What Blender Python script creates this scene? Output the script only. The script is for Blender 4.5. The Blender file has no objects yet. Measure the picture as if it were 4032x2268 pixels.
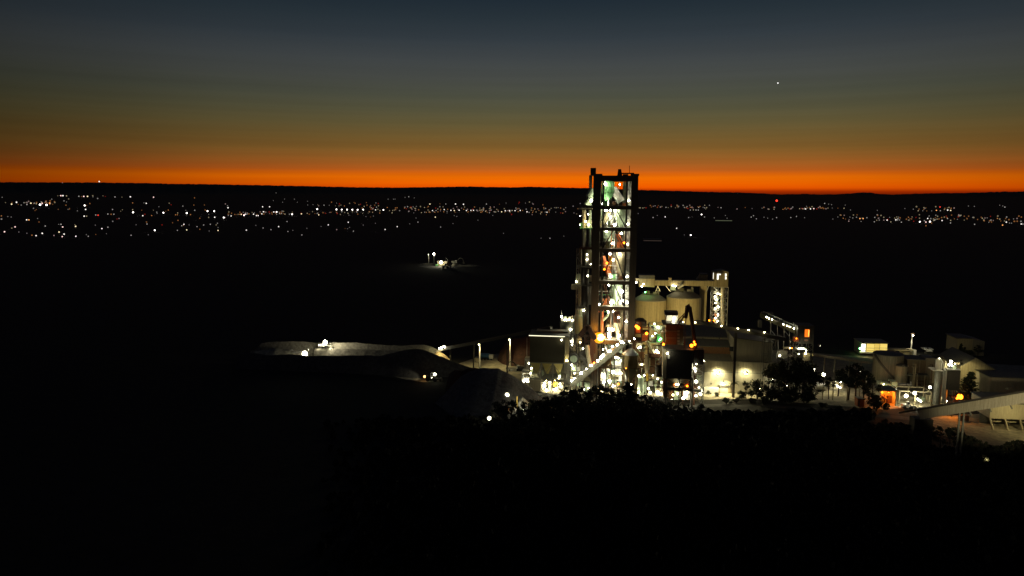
import bpy, math, random
from mathutils import Vector, Matrix
random.seed(7)
SC = bpy.context.scene
COL = SC.collection
rad = math.radians
# ------------------------------------------------------------------ camera
H = 94.0
F = 2880.0                      # focal length in pixels of a 4032 wide frame
YAW, PITCH, ROLL = 8.0, 7.4, 0.25
cd = bpy.data.cameras.new('camera')
cam = bpy.data.objects.new('camera', cd)
COL.objects.link(cam)
cd.sensor_width = 36.0
cd.lens = F / 4032.0 * 36.0
cd.clip_start, cd.clip_end = 1.0, 90000.0
RC = (Matrix.Rotation(rad(YAW), 3, 'Z') @ Matrix.Rotation(rad(90 - PITCH), 3, 'X') @ Matrix.Rotation(rad(ROLL), 3, 'Z'))
cam.matrix_world = Matrix.Translation((0, 0, H)) @ RC.to_4x4()
SC.camera = cam
CAMP = Vector((0, 0, H))

def ray(x, y):
    return RC @ Vector(((x - 2016) / F, -(y - 1134) / F, -1.0))
def P(x, y, Y):
    """the point seen at (x, y) of the photo that stands Y metres north of the viewpoint"""
    d = ray(x, y)
    return CAMP + d * (Y / d.y)
def G(x, y, z=0.0):
    d = ray(x, y)
    return CAMP + d * ((z - H) / d.z)

# ------------------------------------------------------------------ materials
MATS = {}
def mat(name, rgb, rough=0.75, metal=0.0, scale=0.35, amt=0.35, streak=False, bump=0.0):
    if name in MATS: return MATS[name]
    m = bpy.data.materials.new(name); m.use_nodes = True
    nt = m.node_tree; N = nt.nodes; L = nt.links
    bs = N['Principled BSDF']
    tc = N.new('ShaderNodeTexCoord'); mp = N.new('ShaderNodeMapping')
    mp.inputs['Scale'].default_value = (scale * (3 if streak else 1), scale * (3 if streak else 1), scale * (0.12 if streak else 1))
    L.new(tc.outputs['Object'], mp.inputs['Vector'])
    nz = N.new('ShaderNodeTexNoise'); nz.inputs['Detail'].default_value = 6.0; nz.inputs['Roughness'].default_value = 0.65
    L.new(mp.outputs['Vector'], nz.inputs['Vector'])
    rp = N.new('ShaderNodeValToRGB')
    lo = [c * (1 - amt) for c in rgb]; hi = [min(0.95, c * (1 + amt)) for c in rgb]
    rp.color_ramp.elements[0].position = 0.32; rp.color_ramp.elements[0].color = (*lo, 1)
    rp.color_ramp.elements[1].position = 0.68; rp.color_ramp.elements[1].color = (*hi, 1)
    L.new(nz.outputs['Fac'], rp.inputs['Fac'])
    nz2 = N.new('ShaderNodeTexNoise'); nz2.inputs['Scale'].default_value = scale * 9; nz2.inputs['Detail'].default_value = 4
    L.new(tc.outputs['Object'], nz2.inputs['Vector'])
    mx = N.new('ShaderNodeMixRGB'); mx.blend_type = 'MULTIPLY'; mx.inputs['Fac'].default_value = amt
    L.new(rp.outputs['Color'], mx.inputs['Color1']); L.new(nz2.outputs['Fac'], mx.inputs['Color2'])
    L.new(mx.outputs['Color'], bs.inputs['Base Color'])
    bs.inputs['Roughness'].default_value = rough; bs.inputs['Metallic'].default_value = metal
    if bump:
        b = N.new('ShaderNodeBump'); b.inputs['Strength'].default_value = bump; b.inputs['Distance'].default_value = 0.3
        L.new(nz2.outputs['Fac'], b.inputs['Height']); L.new(b.outputs['Normal'], bs.inputs['Normal'])
    MATS[name] = m
    return m
def glow(name, rgb, s, sample=True):
    if name in MATS: return MATS[name]
    m = bpy.data.materials.new(name); m.use_nodes = True
    nt = m.node_tree
    bs = nt.nodes['Principled BSDF']; bs.inputs['Base Color'].default_value = (0.02, 0.02, 0.02, 1)
    bs.inputs['Emission Color'].default_value = (*rgb, 1); bs.inputs['Emission Strength'].default_value = s
    if not sample:
        try: m.cycles.emission_sampling = 'NONE'
        except Exception: pass
    MATS[name] = m
    return m
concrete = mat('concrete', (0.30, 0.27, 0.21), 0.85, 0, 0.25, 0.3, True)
colconc = mat('dark_concrete', (0.13, 0.115, 0.08), 0.85, 0, 0.25, 0.3, True)  # same streaks as the plain concrete, darker base tone
steel = mat('painted_steel', (0.17, 0.17, 0.14), 0.6, 0.2, 0.5, 0.3)
darksteel = mat('dark_steel', (0.07, 0.065, 0.055), 0.6, 0.3, 0.5, 0.3)
white = mat('white_paint', (0.66, 0.65, 0.60), 0.5, 0, 0.5, 0.22, True)
cream = mat('cream_cladding', (0.42, 0.37, 0.24), 0.7, 0, 0.3, 0.25, True)
silo_m = mat('silo_concrete', (0.40, 0.33, 0.19), 0.85, 0, 0.11, 0.32, True)
housing = mat('filter_housing_sheet', (0.034, 0.029, 0.011), 0.7, 0, 0.3, 0.3, True)
olive = mat('olive_cladding', (0.085, 0.075, 0.030), 0.7, 0, 0.3, 0.25, True)
greenp = mat('green_paint', (0.16, 0.40, 0.17), 0.5, 0, 0.4, 0.25)
palegreen = mat('pale_green_paint', (0.42, 0.52, 0.38), 0.55, 0, 0.4, 0.25, True)
orangep = mat('orange_paint', (0.55, 0.16, 0.05), 0.55, 0, 0.4, 0.3)
rust = mat('rusty_steel', (0.12, 0.052, 0.026), 0.85, 0.1, 0.5, 0.45)
greywall = mat('grey_cladding', (0.29, 0.27, 0.21), 0.75, 0, 0.2, 0.22, True)
roofm = mat('roof_sheet', (0.13, 0.125, 0.105), 0.6, 0.2, 0.25, 0.25)
galv = mat('galvanised_steel', (0.50, 0.50, 0.47), 0.4, 0.6, 0.6, 0.2, True)
grating = mat('floor_grating', (0.26, 0.26, 0.22), 0.8, 0.1, 1.2, 0.35)
brickm = mat('brown_brick', (0.20, 0.10, 0.045), 0.85, 0, 0.6, 0.35)
bluep = mat('blue_paint', (0.06, 0.16, 0.32), 0.5, 0, 0.5, 0.25)
yellowp = mat('yellow_paint', (0.60, 0.40, 0.05), 0.5, 0, 0.5, 0.25)
rubber = mat('rubber', (0.03, 0.03, 0.03), 0.9, 0, 1, 0.2)
sand = mat('pale_limestone', (0.27, 0.255, 0.20), 0.95, 0, 0.12, 0.4, False, 0.6)
sandpile = mat('tan_sand', (0.40, 0.30, 0.15), 0.95, 0, 0.15, 0.3, False, 0.5)
darkpile = mat('dark_coal_stone', (0.075, 0.072, 0.07), 0.95, 0, 0.12, 0.4, False, 0.8)
greypile = mat('grey_clinker', (0.15, 0.145, 0.135), 0.95, 0, 0.12, 0.4, False, 0.8)
redbank = mat('red_earth', (0.055, 0.022, 0.012), 0.95, 0, 0.15, 0.45, False, 0.6)
bushm = mat('dry_bushland', (0.013, 0.013, 0.008), 1.0, 0, 0.03, 0.5, False, 0.4)  # ground colour cut to near black so the bushland reads as unlit
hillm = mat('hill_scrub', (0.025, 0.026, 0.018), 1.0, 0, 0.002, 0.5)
yardm = mat('dusty_yard', (0.33, 0.29, 0.20), 0.95, 0, 0.07, 0.4, False, 0.3)
roadm = mat('asphalt', (0.06, 0.058, 0.052), 0.9, 0, 0.4, 0.3)
leafm = mat('gum_leaves', (0.040, 0.048, 0.022), 0.8, 0, 1.5, 0.4)
leaf2 = mat('dark_leaves', (0.040, 0.055, 0.025), 0.8, 0, 1.5, 0.4)
scrubm = mat('shade_dark_scrub', (0.011, 0.012, 0.007), 1.0, 0, 1.5, 0.4)  # night shade put into the colour, far darker than the leaves
barkm = mat('bark', (0.12, 0.09, 0.065), 0.9, 0, 1.5, 0.4, True)
glassd = mat('dark_glass', (0.03, 0.035, 0.04), 0.15, 0, 0.5, 0.1)
W_COL = (1.0, 0.93, 0.63); Y_COL = (1.0, 0.83, 0.38); O_COL = (1.0, 0.21, 0.008)
lw = glow('white_lamp_light', W_COL, 44)
lwt = glow('tower_lamp_light', (1.0, 0.94, 0.68), 115)
ly = glow('warm_lamp_light', Y_COL, 48)
lo_ = glow('sodium_lamp_light', O_COL, 9)
lg = glow('green_lamp_light', (0.15, 1.0, 0.25), 26)
lsoft = glow('soft_lamp_light', W_COL, 9)
lwin = glow('lit_window_light', (1.0, 0.74, 0.17), 0.95)
lwinw = glow('white_window_light', (1.0, 0.95, 0.78), 1.6)
lwino = glow('orange_window_light', (1.0, 0.20, 0.01), 1.1)

# ------------------------------------------------------------------ mesh builder
class MB:
    def __init__(s): s.v = []; s.f = []; s.m = []
    def add(s, vs, fs, m=0):
        o = len(s.v); s.v += [Vector(v) for v in vs]
        s.f += [tuple(i + o for i in f) for f in fs]; s.m += [m] * len(fs)
        return s
    def box(s, x0, x1, y0, y1, z0, z1, m=0):
        return s.add([(x0,y0,z0),(x1,y0,z0),(x1,y1,z0),(x0,y1,z0),(x0,y0,z1),(x1,y0,z1),(x1,y1,z1),(x0,y1,z1)],
                     [(0,3,2,1),(4,5,6,7),(0,1,5,4),(1,2,6,5),(2,3,7,6),(3,0,4,7)], m)
    def beam(s, p, q, w, h=None, m=0):
        p = Vector(p); q = Vector(q); h = h or w
        d = (q - p).normalized(); up = Vector((0,0,1))
        if abs(d.z) > 0.97: up = Vector((0,1,0))
        a = d.cross(up).normalized(); b = a.cross(d).normalized()
        a *= w / 2; b *= h / 2
        vs = [p-a-b, p+a-b, p+a+b, p-a+b, q-a-b, q+a-b, q+a+b, q-a+b]
        return s.add(vs, [(0,1,2,3),(7,6,5,4),(0,4,5,1),(1,5,6,2),(2,6,7,3),(3,7,4,0)], m)
    def tube(s, pts, r, n=10, m=0, r2=None, cap=True):
        pts = [Vector(p) for p in pts]; k = len(pts); rings = []
        for i, p in enumerate(pts):
            d = (pts[min(i+1, k-1)] - pts[max(i-1, 0)]).normalized()
            up = Vector((0,0,1)) if abs(d.z) < 0.95 else Vector((0,1,0))
            a = d.cross(up).normalized(); b = a.cross(d).normalized()
            rr = r if r2 is None else r + (r2 - r) * i / (k - 1)
            rings.append([p + (a * math.cos(t) + b * math.sin(t)) * rr for t in [2*math.pi*j/n for j in range(n)]])
        vs = [v for g in rings for v in g]; fs = []
        for i in range(k - 1):
            for j in range(n):
                j2 = (j + 1) % n
                fs.append((i*n+j, i*n+j2, (i+1)*n+j2, (i+1)*n+j))
        if cap: fs.append(tuple(range(n))[::-1]); fs.append(tuple((k-1)*n + j for j in range(n)))
        return s.add(vs, fs, m)
    def lathe(s, cx, cy, prof, n=24, m=0, cap=True):
        vs = []; fs = []
        for r, z in prof:
            r = max(r, 0.01)
            vs += [(cx + r*math.cos(2*math.pi*j/n), cy + r*math.sin(2*math.pi*j/n), z) for j in range(n)]
        k = len(prof)
        for i in range(k-1):
            for j in range(n):
                j2 = (j+1) % n
                fs.append((i*n+j, i*n+j2, (i+1)*n+j2, (i+1)*n+j))
        if cap: fs.append(tuple(range(n))[::-1]); fs.append(tuple((k-1)*n+j for j in range(n)))
        return s.add(vs, fs, m)
    def ball(s, c, r, m=0, n=8, k=5, sq=1.0):
        c = Vector(c); vs = [c + Vector((0,0,-r*sq))]; fs = []
        for i in range(1, k):
            t = -math.pi/2 + math.pi*i/k
            vs += [c + Vector((r*math.cos(t)*math.cos(2*math.pi*j/n), r*math.cos(t)*math.sin(2*math.pi*j/n), r*sq*math.sin(t))) for j in range(n)]
        vs.append(c + Vector((0,0,r*sq)))
        for j in range(n):
            j2 = (j+1) % n
            fs.append((0, 1+j2, 1+j))
            for i in range(k-2): fs.append((1+i*n+j, 1+i*n+j2, 1+(i+1)*n+j2, 1+(i+1)*n+j))
            fs.append((1+(k-2)*n+j, 1+(k-2)*n+j2, len(vs)-1))
        return s.add(vs, fs, m)
    def prism(s, poly, y0, y1, m=0):
        """poly: (x, z) pairs, counter-clockwise seen from the south"""
        n = len(poly)
        vs = [(x, y0, z) for x, z in poly] + [(x, y1, z) for x, z in poly]
        fs = [tuple(range(n)), tuple(range(2*n-1, n-1, -1))]
        for i in range(n):
            j = (i+1) % n
            fs.append((i, i+n, j+n, j))
        return s.add(vs, fs, m)
    # photo helpers: a rectangle of the photo standing at distance Y with depth D
    def pb(s, x0, y0, x1, y1, Y, D, m=0):
        ym = (y0 + (y1 if y1 is not None else y0 + 60)) / 2
        X0 = P(x0, ym, Y).x; X1 = P(x1, ym, Y).x; xm = (x0 + x1) / 2
        z1 = P(xm, y0, Y).z; z0 = 0.0 if y1 is None else P(xm, y1, Y).z
        return s.box(X0, X1, Y, Y + D, z0, z1, m)
    def build(s, name, mats, parent=None):
        if not isinstance(mats, (list, tuple)): mats = [mats]
        off = Vector((0,0,0)); p = parent
        while p is not None: off += p.location; p = p.parent
        me = bpy.data.meshes.new(name)
        me.from_pydata([tuple(v - off) for v in s.v], [], s.f)
        for m in mats: me.materials.append(m)
        me.polygons.foreach_set('material_index', s.m)
        me.polygons.foreach_set('use_smooth', [True] * len(me.polygons))
        me.update()
        try: me.set_sharp_from_angle(angle=rad(38))
        except Exception: pass
        o = bpy.data.objects.new(name, me); COL.objects.link(o); o.parent = parent
        return o

def thing(name, label, cat, loc=(0,0,0), group=None):
    o = bpy.data.objects.new(name, None); COL.objects.link(o)
    o.empty_display_size = 1.0; o.location = loc
    o['label'] = label; o['category'] = cat
    if group: o['group'] = group
    return o
def tag(o, label, cat, group=None):
    o['label'] = label; o['category'] = cat
    if group: o['group'] = group
    return o
def own(name, mb, mats, label, cat, group=None, loc=None):
    """a thing that is one mesh, its origin at LOC"""
    e = mb.build(name, mats)
    if loc is None:
        xs = [v.co.x for v in e.data.vertices]; ys = [v.co.y for v in e.data.vertices]; zs = [v.co.z for v in e.data.vertices]
        loc = Vector(((min(xs)+max(xs))/2, (min(ys)+max(ys))/2, min(zs)))
    e.data.transform(Matrix.Translation(-Vector(loc))); e.location = loc
    return tag(e, label, cat, group)
def structure(name, mb, m):
    o = mb.build(name, m); o['kind'] = 'structure'; return o
def copy_tree(o, parent=None):
    c = o.copy(); COL.objects.link(c)
    if parent is not None: c.parent = parent
    for ch in [k for k in list(COL.objects) if k.parent == o]: copy_tree(ch, c)
    return c

def lamp_at(parent, pos, r, m=None, name='flood_lamp'):
    m = m or lw; mb = MB(); pos = Vector(pos)
    mb.ball(pos, r, 0, 8, 5)
    mb.box(pos.x - r*.25, pos.x + r*.25, pos.y + r*.9, pos.y + r*1.6, pos.z - r*.25, pos.z + r*.25, 1)
    return mb.build(name, [m, darksteel], parent)
def lamp(parent, x, y, Y, rp=6, m=None, name='flood_lamp'):
    p = P(x, y, Y)
    return lamp_at(parent, p, (0.95 if m is lo_ else 0.62) * rp / F * (p - CAMP).length, m, name)
def spot(parent, pos, target, power, col=W_COL, size=80, blend=0.6, r=0.4, name='floodlight_beam'):
    ld = bpy.data.lights.new(name, 'SPOT'); ld.energy = power; ld.color = col
    ld.spot_size = rad(size); ld.spot_blend = blend; ld.shadow_soft_size = r
    o = bpy.data.objects.new(name, ld); COL.objects.link(o)
    d = Vector(target) - Vector(pos)
    o.rotation_euler = d.to_track_quat('-Z', 'Y').to_euler()
    off = Vector((0,0,0)); p = parent
    while p is not None: off += p.location; p = p.parent
    o.parent = parent; o.location = Vector(pos) - off
    return o
def flood(parent, pos, target, power, col=W_COL, size=90, m=None, r=0.45, name='floodlight'):
    """a floodlight fixture: housing, glowing lens and the beam it throws"""
    pos = Vector(pos); d = (Vector(target) - pos).normalized()
    mb = MB(); mb.beam(pos - d*0.7, pos - d*0.02, r*2.2, r*1.8, 1); mb.beam(pos - d*0.02, pos + d*0.06, r*1.9, r*1.5, 0)
    o = mb.build(name, [m or lsoft, darksteel], parent)
    spot(o, pos + d*0.3, target, power, col, size)
    return o
# ------------------------------------------------------------------ dusk sky
def lin(c):
    return tuple(((v/255)/12.92 if v/255 <= 0.04045 else ((v/255+0.055)/1.055)**2.4) for v in c)
w = bpy.data.worlds.new('World'); SC.world = w; w.use_nodes = True
nt = w.node_tree; N = nt.nodes; L = nt.links
bg = N['Background']
tc = N.new('ShaderNodeTexCoord'); sx = N.new('ShaderNodeSeparateXYZ'); L.new(tc.outputs['Generated'], sx.inputs[0])
def math_node(op, a, b=None, clamp=False):
    n = N.new('ShaderNodeMath'); n.operation = op; n.use_clamp = clamp
    for i, v in enumerate((a, b)):
        if v is None: continue
        if isinstance(v, (int, float)): n.inputs[i].default_value = v
        else: L.new(v, n.inputs[i])
    return n.outputs[0]
elev = math_node('ARCSINE', sx.outputs['Z'])
e01 = math_node('MULTIPLY', elev, 180/math.pi/20.0, True)         # 0..20 degrees
rp = N.new('ShaderNodeValToRGB'); L.new(e01, rp.inputs['Fac'])
stops = [(0.0,(120,34,0)),(0.22,(166,45,0)),(0.45,(228,84,0)),(0.8,(238,101,0)),(1.22,(236,110,4)),(1.5,(216,100,14)),(1.75,(187,94,29)),(2.2,(165,94,35)),
         (2.7,(146,93,39)),(3.3,(129,92,42)),(4.2,(114,90,47)),(5.2,(98,87,54)),(6.2,(86,83,60)),(7.3,(76,78,65)),(8.6,(71,74,70)),(10.0,(63,68,70)),(11.4,(50,58,64)),(12.8,(40,50,57)),(14.1,(32,43,52)),(20.0,(17,22,36))]
cr = rp.color_ramp
while len(cr.elements) < len(stops): cr.elements.new(0.5)
for el, (d, c) in zip(cr.elements, stops): el.position = d/20.0; el.color = (*lin(c), 1)
az = math_node('ARCTAN2', sx.outputs['X'], sx.outputs['Y'])
a01 = math_node('ADD', math_node('MULTIPLY', az, 180/math.pi/360.0), 0.5)
ra = N.new('ShaderNodeValToRGB'); L.new(a01, ra.inputs['Fac'])
st2 = [(-180,.10),(-75,.12),(-43,.25),(-36,.42),(-29,.66),(-18,.90),(-9,1.0),(6,1.0),(14,.92),(20,.78),(27,.60),(45,.34),(90,.14),(180,.10)]
cr = ra.color_ramp
while len(cr.elements) < len(st2): cr.elements.new(0.5)
for el, (d, c) in zip(cr.elements, st2): el.position = d/360 + .5; el.color = (c, c, c, 1)
fz = math_node('POWER', ra.outputs['Color'], math_node('SUBTRACT', 1.0, math_node('MULTIPLY', e01, 0.95, True)))
mx = N.new('ShaderNodeMixRGB'); mx.blend_type = 'MULTIPLY'; mx.inputs['Fac'].default_value = 1
L.new(rp.outputs['Color'], mx.inputs['Color1']); L.new(fz, mx.inputs['Color2'])
# thin level streaks of dust and cloud in the glow
mp = N.new('ShaderNodeMapping'); mp.inputs['Scale'].default_value = (1.6, 1.6, 95.0); L.new(tc.outputs['Generated'], mp.inputs['Vector'])
ns = N.new('ShaderNodeTexNoise'); ns.inputs['Scale'].default_value = 1.0; ns.inputs['Detail'].default_value = 3.0; L.new(mp.outputs['Vector'], ns.inputs['Vector'])
stk = math_node('ADD', math_node('MULTIPLY', ns.outputs['Fac'], math_node('SUBTRACT', 0.46, math_node('MULTIPLY', e01, 0.58))), math_node('ADD', 0.77, math_node('MULTIPLY', e01, 0.29)))
m2 = N.new('ShaderNodeMixRGB'); m2.blend_type = 'MULTIPLY'; m2.inputs['Fac'].default_value = 1
L.new(mx.outputs['Color'], m2.inputs['Color1']); L.new(stk, m2.inputs['Color2']); mx = m2
# below the horizon the sky is dark
dk = N.new('ShaderNodeMixRGB'); L.new(math_node('GREATER_THAN', sx.outputs['Z'], -0.02), dk.inputs['Fac'])
dk.inputs['Color1'].default_value = (0.001, 0.001, 0.001, 1); L.new(mx.outputs['Color'], dk.inputs['Color2'])
L.new(dk.outputs['Color'], bg.inputs['Color']); bg.inputs['Strength'].default_value = 1.0

# ------------------------------------------------------------------ ground and hills
sky_line = [(0,457),(120,457.5),(250,458),(360,459.5),(430,461),(540,462.5),(620,464),(700,465.5),(820,468),(900,470),(1000,471),(1090,469.5),(1180,468),(1240,469.5),(1300,470),(1330,468.5),
            (1400,470.5),(1480,472),(1620,477),(1680,478.5),(1760,481),(1860,483),(1930,486),(1965,488),(2030,486.5),(2060,488),(2100,488),(2130,486),(2172,483),(2190,483.5),(2212,487),(2250,488.5),(2290,486.5),(2340,485),(2420,484),(2480,482.5),(2520,481),(2576,481)]
crest = []
for x, y in sky_line:
    d = ray(x*1.5652, y*1.5652 + 2)
    crest.append((math.atan2(d.x, d.y), d.z / math.hypot(d.x, d.y)))
RCREST = 16000.0
def crest_z(a):
    if a <= crest[0][0]: t = crest[0][1] + 0.002*math.sin((a - crest[0][0])*9)
    elif a >= crest[-1][0]: t = crest[-1][1] + 0.003*math.sin((a - crest[-1][0])*7)
    else:
        for (a0, t0), (a1, t1) in zip(crest, crest[1:]):
            if a0 <= a <= a1: t = t0 + (t1 - t0)*(a - a0)/(a1 - a0); break
    return H + RCREST*t
def terrain(d, a):
    if d <= 3000: return 0.0
    if d <= 11000: return 60*((d - 3000)/8000)**1.3
    cz = crest_z(a)
    if d <= RCREST:
        t = (d - 11000)/(RCREST - 11000); t = t*t*(3 - 2*t)
        return 60 + (cz - 60)*t
    t = min(1, (d - RCREST)/5000)
    return cz - 140*t
azs = []
a = -180.0
while a < 180.01:
    azs.append(a); a += 0.16 if -50 <= a < 34 else 4.0
rn = random.Random(3)
def polar_sheet(name, rings, m, bumpy=False, center=False):
    mb = MB(); vs = []; fs = []; n = len(azs)
    for d in rings:
        for a in azs:
            ar = rad(a); j = 0
            if bumpy and d > 12000: j = rn.uniform(-5, 5) + 6*math.sin(a*7.1) * (1 if d < 15500 else .3)
            vs.append((d*math.sin(ar), d*math.cos(ar), terrain(d, ar) + j))
    for i in range(len(rings) - 1):
        for j in range(n - 1):
            fs.append((i*n+j, i*n+j+1, (i+1)*n+j+1, (i+1)*n+j)[::-1])
    if center:
        vs.append((0,0,0)); c = len(vs) - 1
        for j in range(n - 1): fs.append((c, j, j+1)[::-1])
    mb.add(vs, fs); return structure(name, mb, m)
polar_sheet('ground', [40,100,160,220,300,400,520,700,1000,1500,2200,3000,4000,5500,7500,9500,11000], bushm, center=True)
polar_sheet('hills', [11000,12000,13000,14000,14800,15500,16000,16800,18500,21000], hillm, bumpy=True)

def hit_terrain(x, y):
    d = ray(x, y); h = math.hypot(d.x, d.y); a = math.atan2(d.x, d.y)
    u = 400.0
    while u < 15990:
        if H + u*d.z/h <= terrain(u, a): break
        u += 15
    return Vector((u*d.x/h, u*d.y/h, terrain(u, a))), u

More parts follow.
